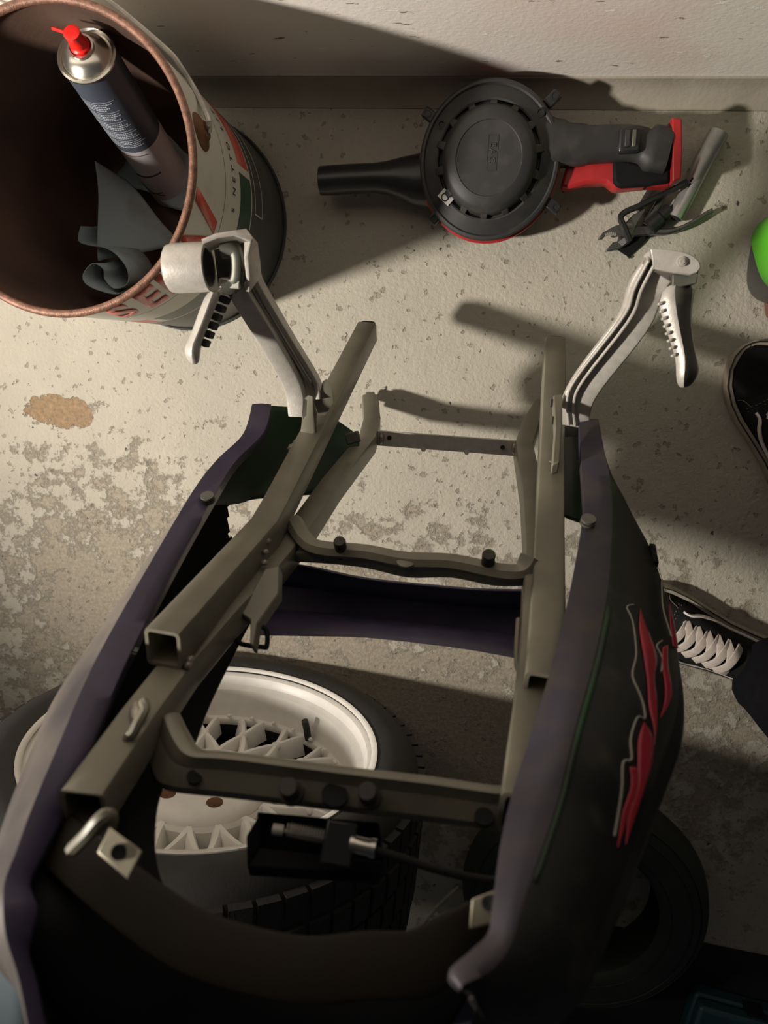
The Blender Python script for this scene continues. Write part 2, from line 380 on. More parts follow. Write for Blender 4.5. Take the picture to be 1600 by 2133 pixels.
# ------------------------------------------------------------------ motorcycle tail subframe, standing on its front ends
L0, L1, L2 = (765, 692, 1.085), (552, 1110, .731), (340, 1352, .545)
R0, R1, R2 = (1155, 722, 1.045), (1141, 1173, .70), (1132, 1445, .514)
bx = (P(*R0) - P(*L0)).normalized(); ax = (P(*L2) - P(*L0)).normalized()
FN = ax.cross(bx).normalized()
if FN.y < 0: FN = -FN                         # frame normal, towards wall and up
bx = (bx - FN*bx.dot(FN)).normalized()
SUB = thing('motorcycle_subframe', G(957, 740), 'bare metal motorcycle seat subframe standing on end with dark painted side panels', 'motorcycle part')
def rail(name, pts, w, h, ref=None, mt='frame', parent=SUB):
    return one(hollow(pp(pts), w, h, 0.0028, ref or FN), name, [mt], parent, smooth=30)
rl = rail('main_rail', [L0, (660, 900, .90), (575, 1068, .765), L1, (530, 1135, .71), L2], 0.029, 0.033)
rr = rail('main_rail', [R0, (1148, 950, .86), (1142, 1130, .735), R1, (1140, 1210, .675), R2], 0.029, 0.033)
one(sweep(pp([(768, 684, 1.092), L0, (745, 735, 1.05)]), rect(0.022, 0.026, .004), FN), 'rail_tip', 'frame_dark', rl)
one(sweep(pp([(1155, 716, 1.05), R0, (1154, 760, 1.01)]), rect(0.022, 0.026, .004), FN), 'rail_tip', 'frame_dark', rr)
ll = rail('lower_rail', [(771, 838, 1.205), (775, 885, 1.15), (765, 925, 1.08), (690, 1020, .925), (622, 1120, .79), (560, 1195, .715), (470, 1290, .635), (380, 1395, .578), (290, 1520, .50), (175, 1690, .425)], 0.027, 0.030)
lr = rail('lower_rail', [(1130, 850, 1.165), (1105, 890, 1.125), (1090, 940, 1.05), (1108, 1040, .875), (1118, 1160, .74), (1117, 1300, .62), (1112, 1420, .552), (1098, 1560, .475), (1085, 1700, .42)], 0.026, 0.030)
one(sweep(pp([(771, 826, 1.222), (772, 850, 1.19)]), rect(0.016, 0.018, .003), FN), 'rail_tip', 'frame', ll)
# flat bar between the lower rails
cb = one(sweep(pp([(786, 912, 1.10), (1078, 934, 1.065)]), rect(0.0035, 0.0245), V((0.1, 0.95, 0.3)), cap=True), 'cross_bar', 'alu', SUB, bevel=0.0008)
for q in ((811, 912, 1.092), (1047, 932, 1.063)):
    one(lathe(Fr(P(*q), (CAMLOC - P(*q))), [(0.0035, 0), (0.0035, 0.0012)], 14), 'bolt_hole', 'hole', cb)
for q in ((795, 913, 1.095), (1071, 933, 1.06)):
    one(ball(P(*q), 0.007, 8, (.6, 1.5, 1)), 'weld_bead', 'weld', cb)
for q in ((882, 936, 1.085), (972, 942, 1.07)):
    one(lathe(Fr(P(*q), (0, 0.2, 1)), [(0.004, -.004), (0.004, .003)], 6), 'nut', 'steel', cb)
# front cross member : pressed hat section with flared ends
def flare(pts_up, pts_dn, n): pass
fr_top = smoothpath(pp([(612, 1085, .775), (634, 1122, .745), (668, 1142, .73), (760, 1150, .725), (845, 1166, .715), (940, 1170, .705), (1040, 1190, .69), (1085, 1190, .68), (1104, 1160, .68)]), 4)
cm = MB()
cm.add(sweep(fr_top, [(-.007, -.006), (.007, -.006), (.010, .000), (.006, .006), (-.004, .007), (-.009, .002)], FN))
lowp = smoothpath(pp([(600, 1158, .755), (660, 1160, .74), (760, 1170, .728), (850, 1190, .718), (940, 1190, .706), (1030, 1207, .693), (1100, 1207, .685)]), 4)
cm.add(sweep(lowp, rect(0.006, 0.012, .001), FN))
web = [fr_top[int(i*(len(fr_top) - 1)/24)] for i in range(25)]; web2 = [lowp[int(i*(len(lowp) - 1)/24)] for i in range(25)]
cm.add(loft([[a - FN*.003 for a in web], [b + FN*.004 for b in web2], [b - FN*.002 for b in web2], [a - FN*.009 for a in web]], False))
CM = cm.build('front_cross_member', 'frame', SUB, smooth=35)
def bumper(q, r, h, par, top=None):
    f_ = Fr(P(*q), FN*0.75 + V((0, 0, .35)), bx)
    return one(lathe(f_, [(r*1.25, -.004), (r*1.25, 0), (r, .0012), (r*.93, h*.55), (r*.97, h*.9), (r*.85, h), (0, h)], 20), 'rubber_bumper', 'rubber_brown', par)
bumper((711, 1148, .727), .0065, .019, CM); bumper((1016, 1176, .694), .0068, .019, CM)
one(lathe(Fr(P(845, 1172, .709), FN, bx), [(.009, 0), (.009, .002), (.006, .003), (0, .003)], 18), 'plug', 'frame', CM)
# rear plate carrying the seat latch
def row(l): return smoothpath(pp(l), 4)
top = row([(362, 1482, .512), (385, 1530, .495), (412, 1562, .484), (480, 1568, .478), (700, 1597, .468), (900, 1620, .458), (1040, 1640, .450), (1068, 1630, .447), (1085, 1600, .447)])
mid = row([(330, 1500, .515), (355, 1560, .497), (390, 1590, .487), (480, 1596, .480), (700, 1624, .470), (900, 1648, .460), (1040, 1668, .452), (1070, 1662, .450), (1100, 1640, .450)])
bot = row([(300, 1560, .500), (312, 1610, .492), (340, 1640, .483), (480, 1656, .474), (700, 1682, .464), (900, 1706, .455), (1030, 1722, .447), (1060, 1722, .446), (1075, 1710, .446)])
n_ = min(len(top), len(mid), len(bot))
up_ = (FN*0.5 + V((0, 0, .5))).normalized()
lp = MB()
hump = [(a + b)/2 + up_*0.008 for a, b in zip(top, mid)]
lip = [b - up_*0.010 - V((0, .002, 0)) for b in bot]
back = [a - up_*0.012 for a in top]
lp.add(loft([back, top, hump, mid, bot, lip], False))
LP = lp.build('latch_plate', ['frame'], SUB, smooth=50, solid=0.0025)
LP.modifiers.new('subsurf', 'SUBSURF').render_levels = 1
for (q, rx, ry) in (((405, 1619, .4815), .0052, .0030), ((697, 1657, .4655), .0085, .0050), ((1008, 1702, .4485), .0060, .0036)):
    c0 = P(*q); nn = (CAMLOC - c0).normalized(); f_ = Fr(c0 + nn*.0012, nn*0.6 + FN*.5, bx)
    one(loft([[f_(rx*math.cos(t*math.pi/10), ry*1.5*math.sin(t*math.pi/10), z) for t in range(20)] for z in (-.004, .0022)], True), 'slot_hole', 'hole', LP)
bumper((607, 1651, .4655), .0062, .014, LP); bumper((768, 1660, .4585), .0062, .014, LP)
# seat latch under the plate : bracket, spring, block, ferrule, cable
sl = MB()
br0 = pp([(515, 1805, .478), (790, 1822, .465), (800, 1795, .470), (540, 1765, .482)])
sl.add(prism([br0[0], br0[1], br0[2], br0[3]], FN*-.012))
sl.add(prism(pp([(515, 1805, .478), (513, 1740, .480), (541, 1695, .486), (542, 1760, .482)]), FN*-.006))
sl.add(prism(pp([(535, 1690, .492), (790, 1712, .48), (800, 1790, .48), (540, 1765, .49)]), FN*-.004))
SL = sl.build('seat_latch', 'black', SUB, bevel=.001)
one(box(Fr(P(706, 1757, .462), CAMLOC - P(706, 1757, .462), bx), -.010, .010, -.013, .013, -.008, .008), 'latch_block', 'black_gloss', SL, bevel=.0015)
p0, p1 = P(600, 1727, .466), P(685, 1745, .462)
sp = []
fs = Fr(p0, p1 - p0)
for i in range(14*10 + 1):
    t = i/10; sp.append(fs(.0042*math.cos(2*math.pi*t), .0042*math.sin(2*math.pi*t), (p1 - p0).length*t/14))
one(tube(sp, .0006, 5), 'return_spring', 'steel', SL)
one(tube([P(575, 1728, .468), P(690, 1748, .461)], .0013, 8), 'latch_rod', 'steel', SL)
one(lathe(Fr(P(568, 1727, .468), P(590, 1730, .468) - P(568, 1727, .468)), [(0, 0), (.0035, 0), (.0035, .007), (0, .007)], 12), 'rod_end', 'alu', SL)
fd = P(785, 1770, .455) - P(725, 1757, .458)
one(lathe(Fr(P(730, 1757, .458), fd), [(0, 0), (.0058, 0), (.0058, .003), (.0052, .003), (.0052, .013), (.006, .013), (.006, .0165), (0, .0165)], 18), 'cable_ferrule', 'tin', SL)
one(tube(smoothpath(pp([(775, 1768, .456), (830, 1785, .458), (900, 1808, .462), (980, 1828, .468), (1060, 1835, .47), (1120, 1825, .47)]), 5), .0028, 10), 'latch_cable', 'rubber', SL)
# weld beads
for par, qs in ((rl, ((558, 1127, .705), (553, 1150, .694), (551, 1172, .688), (392, 1385, .553), (396, 1374, .556))), (rr, ((1104, 1190, .69), (1102, 1215, .675), (1104, 1238, .66), (1101, 1450, .53), (1102, 1440, .535)))):
    for q in qs: one(ball(P(*q), .0032, 8, (1, 1, 1.5)), 'weld_bead', 'weld', par)
for q in ((622, 925, .872), (634, 915, .868), (612, 935, .872)): one(ball(P(*q), .007, 8, (1.2, 1, .8)), 'weld_bead', 'weld', rl)
for q in ((1150, 968, .822), (1140, 971, .822)): one(ball(P(*q), .005, 8, (1.3, 1, .5)), 'weld_bead', 'weld', rr)
# lugs where the hangers bolt on
def plate(pts, ext, name, mt, par, bev=.0015): return one(prism(pp(pts), ext), name, mt, par, bevel=bev)
plate([(630, 832, .845), (641, 821, .845), (653, 824, .846), (652, 860, .852), (645, 915, .868), (634, 930, .876), (622, 926, .876), (627, 880, .862)], FN*-.022 + bx*.004, 'hanger_lug', 'frame', rl)
plate([(653, 834, .870), (664, 826, .866), (672, 794, .856), (680, 789, .855), (687, 794, .857), (690, 822, .868), (672, 850, .88), (658, 850, .876)], FN*-.010 + bx*.003, 'hanger_lug', 'frame', rl)
plate([(1153, 822, .855), (1172, 820, .855), (1172, 885, .83), (1166, 962, .795), (1150, 968, .795), (1156, 890, .825)], FN*-.014, 'hanger_lug', 'frame', rr)
for q in ((1151, 840, .855), (1154, 876, .84)): one(box(Fr(P(*q), CAMLOC - P(*q), bx), -.002, .002, -.0048, .0048, -.006, .0015), 'lug_slot', 'hole', rr)
for q in ((252, 1545, .475), (287, 1490, .488)):
    one(ball(P(*q), .008, 10, (.75, 1.6, .7), Fr(P(*q), FN, bx*.6 + V((0, .8, 0)))), 'weld_bead', 'weld', ll)
one(tube(smoothpath(pp([(262, 1560, .468), (268, 1535, .466), (278, 1525, .465), (290, 1500, .468), (302, 1478, .474), (300, 1462, .482)]), 4), .0035, 8), 'helmet_hook', 'frame', ll)
# bracket with hook on the inside of the left rails
b1 = MB(); b1.add(prism(pp([(552, 1185, .675), (581, 1178, .68), (580, 1235, .66), (535, 1300, .63), (528, 1345, .62), (520, 1342, .622), (521, 1290, .632), (500, 1275, .635)]), FN*-.010 + bx*.003))
B1 = b1.build('side_bracket', 'frame', SUB, bevel=.001)
one(tube(smoothpath(pp([(488, 1330, .635), (505, 1342, .633), (548, 1348, .63), (556, 1345, .63), (556, 1316, .635), (546, 1306, .638), (535, 1320, .638), (536, 1340, .635)]), 5), .0022, 8), 'bracket_hook', 'black', B1)
b2 = MB(); b2.add(prism(pp([(1090, 1225, .655), (1100, 1215, .655), (1102, 1330, .60), (1092, 1395, .565), (1084, 1398, .566), (1086, 1300, .61)]), FN*-.010))
B2 = b2.build('side_bracket', 'frame', SUB, bevel=.001)
one(prism(pp([(1095, 1328, .588), (1102, 1328, .588), (1101, 1388, .558), (1090, 1392, .559)]), FN*.002), 'bracket_slot', 'hole', B2)
one(tube(smoothpath(pp([(1080, 1290, .62), (1076, 1370, .585), (1082, 1400, .572), (1100, 1412, .568)]), 5), .0022, 8), 'bracket_hook', 'frame', B2)

# side panels ---------------------------------------------------------------
def outv(side): return bx*(1 if side > 0 else -1)
LS = [((563, 843), (527, 843), .90, .004), ((548, 900), (508, 905), .862, .012), ((490, 960), (453, 960), .80, .022), ((450, 1022), (405, 1022), .745, .034), ((356, 1187), (311, 1180), .64, .044), ((262, 1375), (202, 1375), .53, .048), ((180, 1562), (120, 1562), .45, .041), ((124, 1697), (66, 1690), .41, .035), ((82, 1775), (35, 1775), .385, .031), ((54, 1835), (12, 1835), .365, .026), ((68, 1888), (8, 1880), .35, .024), ((57, 1942), (10, 1930), .340, .018), ((50, 1980), (18, 1970), .333, .010), ((66, 2040), (40, 2040), .325, .006), ((86, 2140), (60, 2140), .312, .004), ((110, 2260), (80, 2260), .30, .002)]
RS = [((1209, 877), (1245, 875), .87, .004), ((1211, 940), (1257, 940), .82, .016), ((1216, 1010), (1271, 1010), .765, .045), ((1218, 1074), (1274, 1084), .715, .062), ((1197, 1200), (1267, 1209), .615, .076), ((1162, 1353), (1241, 1353), .505, .074), ((1106, 1545), (1195, 1525), .425, .060), ((1072, 1650), (1162, 1660), .395, .052), ((1050, 1750), (1130, 1760), .368, .047), ((1035, 1870), (1087, 1885), .338, .041), ((1022, 1945), (1064, 1965), .325, .036), ((985, 1985), (1022, 2020), .317, .030), ((942, 2025), (962, 2052), .312, .020), ((960, 2050), (985, 2075), .312, .012)]
def panel_rows(S, side, fine=5):
    o = outv(side); rows = []
    for A, B, z, bl in S:
        a = P(A[0], A[1], z + (.014 if side < 0 else .006)); b = P(B[0], B[1], z); k = min(1.0, z/.62)
        rows.append([a - FN*.010*k, a, a*.5 + b*.5 + FN*.0008, b, b + o*(bl*.45) - FN*(.022*k), b + o*(bl*.85) - FN*(.050*k), b + o*bl - FN*(.085*k), b + o*(bl*.88) - FN*(.120*k), b + o*(bl*.5) - FN*(.155*k), b - o*.01 - FN*(.175*k)])
    sm = []
    n = len(rows[0])
    cols = [smoothpath([r[i] for r in rows], fine) for i in range(n)]
    return [[c[j] for c in cols] for j in range(len(cols[0]))]
def pix(q):
    c = q - CAMLOC
    w = V((c.x*XA.x + c.y*YA.x + c.z*UP.x, c.x*XA.y + c.y*YA.y + c.z*UP.y, c.x*XA.z + c.y*YA.z + c.z*UP.z))
    return W_/2 - FPX*w.x/w.z, H_/2 + FPX*w.y/w.z
def panel(S, side, mats, window):
    base = panel_rows(S, side); rows = panel_rows(S, side, 16); K = 5
    rows = [r[:6] + [r[5 + k//K].lerp(r[min(6 + k//K, len(r) - 1)], (k % K)/K) for k in range(1, (len(r) - 6)*K + 1)] for r in rows]
    v, f = loft(rows, False, False)
    n = len(rows[0]); mb = MB(); mb.v = v
    for k, fa in enumerate(f):
        col = k % (n - 1)
        x, y = pix(sum((v[i] for i in fa), V())/4)
        if col >= 5 and ((x - window[0])/window[1])**4 + ((y - window[2])/window[3])**4 < 1: continue   # opening at the front of the panel
        mb.f.append(fa); mb.mi.append(0 if col < 3 else 1)
    return mb.build('side_panel', mats, SUB, smooth=55, solid=0.0028, moff=2, fix=True), base
PL, rowsL = panel(LS, -1, ['purple', 'skin_grey', 'purple', 'black_in'], (528, 54, 1080, 52))
PR, rowsR = panel(RS, 1, ['purple_dusty_shaded', 'skin_black', 'purple_dusty_shaded', 'black_in'], (1180, 44, 1158, 84))
PL['label'] = 'dusty purple side panel with grazing light painted into its grey'; PR['label'] = 'black side panel with red flames'
def surf(rows, s, t):
    s = max(0, min(len(rows) - 1.001, s)); t = max(0, min(len(rows[0]) - 1.001, t))
    i, j = int(s), int(t); a, b = s - i, t - j
    r = rows
    return (r[i][j]*(1 - a) + r[i + 1][j]*a)*(1 - b) + (r[i][j + 1]*(1 - a) + r[i + 1][j + 1]*a)*b
def snrm(rows, s, t, o):
    d1 = surf(rows, s + .2, t) - surf(rows, s - .2, t); d2 = surf(rows, s, t + .2) - surf(rows, s, t - .2)
    n = d1.cross(d2).normalized()
    return n if n.dot(o + FN*.2) > 0 else -n
def rfind(px, py, rows=None, t0=3.0):          # nearest panel parameter whose picture lies at a pixel
    rows = rows or rowsR
    best = None
    for i in range(0, (len(rows) - 1)*4):
        for j in range(int(t0*6), int(6.2*6)):
            q = surf(rows, i/4, j/6); c = q - CAMLOC
            w = V((c.x*XA.x + c.y*YA.x + c.z*UP.x, c.x*XA.y + c.y*YA.y + c.z*UP.y, c.x*XA.z + c.y*YA.z + c.z*UP.z))
            X = W_/2 - FPX*w.x/w.z; Y = H_/2 + FPX*w.y/w.z
            d = (X - px)**2 + (Y - py)**2 + (j/6 - 3)**2*8
            if best is None or d < best[0]: best = (d, i/4, j/6)
    return best[1], best[2]
def decal(seq, name, mt, off=.0024):           # seq of (left pixel, right pixel) down the flame
    a = [rfind(*l) for l, r in seq]; b = [rfind(*r) for l, r in seq]
    L = [V((s, t, 0)) for s, t in a]; R = [V((s, t, 0)) for s, t in b]
    L = smoothpath(L, 4); R = smoothpath(R, 4); rows = []
    for l, r in zip(L, R):
        rw = []
        for k in range(5):
            q = l.lerp(r, k/4); rw.append(surf(rowsR, q.x, q.y) + snrm(rowsR, q.x, q.y, bx)*off)
        rows.append(rw)
    return one(loft(rows, False, False), name, mt, PR, solid=.0006)
decal([((1328, 1272), (1332, 1272)), ((1333, 1310), (1345, 1310)), ((1338, 1370), (1358, 1370)), ((1341, 1420), (1364, 1420)), ((1347, 1470), (1369, 1470)), ((1352, 1530), (1366, 1530)), ((1350, 1600), (1353, 1600))], 'flame', 'flame')
decal([((1334, 1510), (1340, 1510)), ((1330, 1545), (1348, 1545)), ((1327, 1590), (1346, 1590)), ((1320, 1640), (1338, 1640)), ((1306, 1700), (1318, 1700)), ((1290, 1760), (1293, 1760))], 'flame', 'flame')
decal([((1309, 1598), (1315, 1598)), ((1304, 1640), (1316, 1640)), ((1292, 1700), (1302, 1700)), ((1278, 1765), (1281, 1765))], 'flame', 'flame')
decal([((1388, 1205), (1392, 1205)), ((1388, 1250), (1401, 1250)), ((1394, 1300), (1406, 1300)), ((1402, 1350), (1408, 1350))], 'flame', 'flame')
decal([((1376, 1350), (1382, 1350)), ((1377, 1390), (1391, 1390)), ((1374, 1450), (1388, 1450)), ((1370, 1500), (1374, 1500))], 'flame', 'flame')
decal([((1392, 1130), (1395, 1130)), ((1398, 1165), (1406, 1165)), ((1406, 1210), (1412, 1210)), ((1411, 1250), (1413, 1250))], 'lime_stripe', 'lime')
def pin(seq):
    a = [V((*rfind(*q), 0)) for q in seq]; a = smoothpath(a, 4)
    one(tube([surf(rowsR, q.x, q.y) + snrm(rowsR, q.x, q.y, bx)*.002 for q in a], .0007, 5), 'pinstripe', 'flame_line', PR)
pin([(1316, 1262), (1305, 1268), (1310, 1300), (1318, 1360), (1320, 1410), (1332, 1460), (1338, 1495), (1318, 1500), (1315, 1545), (1312, 1585), (1290, 1590), (1284, 1650), (1272, 1740)])
pin([(1376, 1205), (1374, 1225), (1382, 1270), (1392, 1330)])
pin([(1372, 1340), (1363, 1345), (1370, 1375), (1373, 1405)])
# green overspray along the crease of the right panel
gr = []
for i in range(22, len(rowsR) - 22):
    gr.append([surf(rowsR, i, t) + snrm(rowsR, i, t, bx)*.0016 for t in (3.04, 3.10, 3.16)])
one(loft(gr, False, False), 'overspray_edge', 'green_edge', PR, solid=.0004)
for par, q, rr_ in ((PL, (434, 1042, .738), .0070), (PR, (1224, 1090, .702), .0072)):
    f_ = Fr(P(*q), FN*1.0 + V((0, 0, .15)), bx)
    sn = MB()
    for k in (0, .0045): sn.add(lathe(f_, [(rr_, k - .001), (rr_*1.02, k), (rr_*.98, k + .0022), (rr_*.45, k + .0022)], 22))
    sn.build('speed_nut', 'alu_dark', par)
_s, _t = rfind(1392, 1150); one(box(Fr(surf(rowsR, _s, _t), FN, bx), -.002, .004, -.016, .016, -.008, .006), 'panel_clip', 'black', PR, bevel=.001)
# inner green liners at the front
def patch(rows_, name, mt, par, n=5, solid=.0025):
    cols = [smoothpath(pp(r), n) for r in rows_]
    m_ = len(cols[0]); out = []
    ver = [smoothpath([c[i] for c in cols], 4) for i in range(m_)]
    return one(loft(ver, False, False), name, mt, par, solid=solid, smooth=60)
patch([[(545, 845, .93), (620, 850, .98), (690, 870, 1.02), (742, 905, 1.04)], [(520, 905, .90), (600, 915, .97), (680, 925, 1.01), (748, 930, 1.03)], [(470, 985, .84), (560, 985, .93), (640, 975, .98), (735, 955, 1.02)], [(430, 1052, .79), (490, 1050, .86), (540, 1038, .90), (650, 1030, .95)]], 'inner_liner', 'green_in', PL)
patch([[(1160, 890, .97), (1190, 885, .93), (1225, 880, .885)], [(1160, 960, .92), (1195, 960, .875), (1235, 960, .82)], [(1160, 1030, .86), (1195, 1035, .82), (1240, 1040, .77)], [(1160, 1070, .83), (1195, 1085, .79), (1240, 1098, .735)]], 'inner_liner', 'green_in', PR)
one(box(Fr(P(735, 912, .99), CAMLOC - P(735, 912, .99), V((.94, .3, 0))), -.010, .010, -.008, .008, -.008, .006), 'liner_clip', 'alu_dark', PL, bevel=.002)
# purple undertray between the rails
def trow(l): return smoothpath(pp(l), 4)
tr = [trow([(560, 1172, .80), (640, 1180, .79), (760, 1205, .775), (900, 1220, .76), (1000, 1228, .75), (1115, 1230, .74)]),
      trow([(555, 1215, .82), (640, 1225, .83), (760, 1240, .815), (900, 1255, .80), (1000, 1265, .785), (1115, 1270, .77)]),
      trow([(545, 1270, .81), (640, 1275, .825), (760, 1285, .815), (900, 1300, .80), (1000, 1312, .785), (1115, 1330, .765)]),
      trow([(535, 1302, .745), (640, 1303, .755), (760, 1308, .75), (900, 1322, .735), (1000, 1336, .725), (1115, 1358, .71)]),
      trow([(533, 1322, .735), (640, 1324, .745), (760, 1327, .74), (900, 1342, .725), (1000, 1356, .715), (1115, 1378, .70)]),
      trow([(533, 1320, .75), (640, 1322, .76), (760, 1325, .755), (900, 1340, .74), (1000, 1354, .73), (1115, 1376, .715)])]
one(loft(tr, False, False), 'undertray', 'purple', SUB, solid=.003, smooth=50)
# black inner fender round the wheel opening
I_ = [(560, 1225, .79), (505, 1325, .70), (440, 1460, .615), (400, 1560, .555), (340, 1640, .51), (323, 1740, .462), (342, 1850, .43), (425, 1925, .415), (560, 1960, .408), (700, 1975, .405), (850, 1945, .405), (975, 1875, .41)]
O_ = [(470, 1225, .77), (395, 1330, .685), (280, 1450, .585), (200, 1560, .51), (125, 1690, .45), (75, 1790, .415), (48, 1900, .378), (90, 2060, .372), (330, 2260, .38), (600, 2290, .38), (850, 2240, .38), (1040, 1960, .395)]
ia, oa = smoothpath(pp(I_), 5), smoothpath(pp(O_), 5)
ml = [(a + b)/2 - FN*.012 for a, b in zip(ia, oa)]
one(loft([ia, ml, oa], False, False), 'inner_fender', 'black', SUB, solid=.003, smooth=60)
# dark rear loop with zinc tabs
lpth = smoothpath(pp([(120, 1745, .43), (200, 1815, .40), (300, 1895, .38), (400, 1960, .368), (520, 2000, .362), (640, 2020, .358), (760, 2010, .356), (860, 2008, .358), (930, 1975, .366), (1000, 1940, .378), (1045, 1918, .388)]), 5)
LO = one(sweep(lpth, rect(0.029, 0.016, .003), (CAMLOC - P(500, 1990, .36)).normalized()), 'rear_loop', 'loop', SUB, smooth=40)
def tabp(pts, hole, rad, pin_=None):
    t_ = one(prism(pp(pts), FN*-.002), 'mounting_tab', 'tab', LO, bevel=.0006)
    c0 = P(*hole); f_ = Fr(c0, CAMLOC - c0)
    one(lathe(f_, [(rad, -.002), (rad, .0012), (rad*.8, .0012), (0, .0006)], 18), 'tab_hole', 'hole', LO)
tabp([(202, 1775, .362), (228, 1722, .366), (296, 1772, .360), (267, 1829, .356)], (247, 1775, .3605), .0039)
tabp([(983, 1872, .358), (1040, 1850, .358), (1052, 1905, .355), (1036, 1920, .355), (978, 1933, .355)], (1018, 1881, .356), .0036)
one(tube(smoothpath(pp([(150, 1770, .385), (180, 1740, .377), (205, 1710, .374), (225, 1697, .375), (232, 1712, .378), (215, 1740, .378)]), 5), .0038, 8), 'loop_weld', 'frame', LO)
one(lathe(Fr(P(582, 2046, .352), CAMLOC - P(582, 2046, .352)), [(.0085, -.002), (.0085, .001), (.0072, .002), (.0065, .001), (0, .0005)], 20), 'loop_boss', 'loop', LO)
one(prism(pp([(180, 2010, .42), (560, 2110, .41), (960, 2060, .41), (1000, 2120, .41), (600, 2200, .41), (200, 2080, .42)]), FN*-.004), 'tail_cowl', 'purple', SUB, bevel=.001)
one(tube(smoothpath(pp([(830, 1962, .40), (880, 1925, .42), (915, 1885, .44), (955, 1848, .46)]), 5), .0007, 5), 'tail_wire', 'alu_dark', SUB)

# footpeg hangers ------------------------------------------------------------
hz = V((0, 0, 1))
# left hanger: open channel arm seen from above
pa = [(622, 862, .875), (612, 800, .853), (560, 705, .80), (505, 615, .755), (492, 585, .742)]
ha = MB()
ha.add(sweep(smoothpath(pp(pa), 4), rect(.022, .020, .003), hz))
pb = [(652, 838, .872), (645, 800, .862), (588, 705, .812), (533, 610, .762), (520, 580, .750)]
ha.add(sweep(smoothpath(pp([(x + 14, y - 8, z) for x, y, z in pb]), 4), rect(.0055, .020, .001), hz))
ha.add(sweep(smoothpath(pp([(x - 2, y - 2, z + .010) for x, y, z in pb]), 4), rect(.012, .006, .001), hz))
ha.add(sweep(smoothpath(pp([(x + 2, y - 2, z + .001) for x, y, z in pb[1:]]), 4), rect(.002, .016, .0004), hz))
HL = ha.build('footpeg_hanger', 'alu', SUB, smooth=40, bevel=.0006)
# head : rounded boss and open clevis
f_ = Fr(P(394, 558, .722), P(352, 560, .725) - P(440, 556, .722), hz)
hb = MB()
hb.add(lathe(f_, [(.0185, -.020), (.0235, -.020), (.0240, -.012), (.0240, .014), (.0228, .0195), (.019, .022), (0, .0225)], 32, cap=False))
hb.add(sweep(pp([(428, 512, .700), (455, 500, .700), (490, 493, .702), (516, 490, .702), (523, 520, .715), (527, 560, .728), (528, 590, .742)]), rect(.005, .030, .001), hz))
hb.build('hanger_boss', 'alu', HL, smooth=40, bevel=.0006)
one(lathe(f_, [(.0190, -.0205), (.0190, -.012), (0, -.010)], 28), 'boss_recess', 'black_gloss', HL)
one(prism(pp([(446, 520, .735), (510, 505, .735), (520, 590, .757), (455, 600, .757)]), (0, 0, -.004)), 'clevis_floor', 'frame_dark', HL)
one(tube(smoothpath(pp([(462, 520, .712), (490, 522, .712), (497, 548, .716), (490, 590, .727), (462, 596, .727)]), 4), .0085, 12), 'pivot_knuckle', 'alu_dark', HL)
one(box(Fr(P(478, 592, .722), hz, bx), -.011, .011, -.004, .005, -.003, .002), 'spring_plate', 'alu', HL, bevel=.001)
# left peg
def ring(l): return [P(*q) for q in l]
pg = [[(428, 600, .730), (446, 596, .720), (470, 602, .726), (468, 604, .752), (440, 604, .752)],
      [(412, 640, .734), (432, 640, .722), (452, 640, .729), (450, 642, .755), (424, 642, .755)],
      [(394, 692, .738), (412, 694, .727), (430, 695, .734), (428, 697, .758), (406, 697, .758)],
      [(383, 715, .738), (402, 712, .728), (420, 722, .735), (420, 722, .758), (396, 720, .758)],
      [(378, 724, .738), (398, 735, .729), (418, 738, .737), (418, 738, .757), (390, 735, .757)],
      [(382, 740, .742), (400, 752, .735), (418, 752, .741), (416, 752, .755), (396, 750, .755)],
      [(394, 757, .746), (402, 762, .743), (412, 760, .746), (410, 760, .752), (400, 760, .752)]]
PG = one(loft([ring(r) for r in pg], True), 'footpeg', 'alu', HL, smooth=50, subsurf=1)
for i in range(7):
    t = i/6; q = P(474 - 50*t, 606 + 108*t, .737 + .006*t)
    one(box(Fr(q, hz, P(430, 700, .74) - P(470, 610, .735)), -.0036, .0036, -.004, .004, -.010, .003), 'peg_tooth', 'rubber', PG if False else HL, bevel=.001)
# right hanger
pr_ = [(1196, 900, .895), (1200, 845, .868), (1228, 790, .845), (1318, 672, .790), (1345, 600, .758), (1372, 560, .738)]
hr = MB()
hr.add(sweep(smoothpath(pp(pr_), 4), rect(.036, .018, .003), hz))
pl_ = [(1180, 880, .885), (1178, 832, .862), (1200, 785, .840), (1292, 665, .782), (1318, 600, .750), (1350, 540, .728)]
hr.add(sweep(smoothpath(pp([(x + 3, y - 3, z - .004) for x, y, z in pl_]), 4), rect(.003, .020, .001), hz))
hr.add(sweep(smoothpath(pp([(x + 17, y + 3, z - .006) for x, y, z in pl_]), 4), rect(.0035, .012, .001), hz))
HR = hr.build('footpeg_hanger', 'alu', SUB, smooth=40, bevel=.0006)
tp = pp([(1355, 518, .712), (1400, 520, .708), (1425, 524, .706), (1446, 533, .705), (1458, 545, .705), (1461, 557, .707), (1453, 568, .710), (1436, 573, .713), (1405, 568, .716), (1361, 560, .721)])
hp = MB(); hp.add(prism(tp, (0, 0, -.007)))
lowq = [q - V((0, 0, .034)) for q in tp]
hp.add(prism(lowq, (0, 0, -.005)))
hp.add(prism([tp[0], tp[0]*.82 + tp[1]*.18, tp[9]*.82 + tp[8]*.18, tp[9]], (0, 0, -.038)))
hp.build('hanger_boss', 'alu', HR, bevel=.0012)
one(lathe(Fr(P(1421, 545, .7075), hz), [(.0046, -.003), (.0046, .0003), (.0032, .0003), (.0030, .0012), (.0018, .0015), (0, .001)], 20), 'pivot_pin', 'alu', HR)
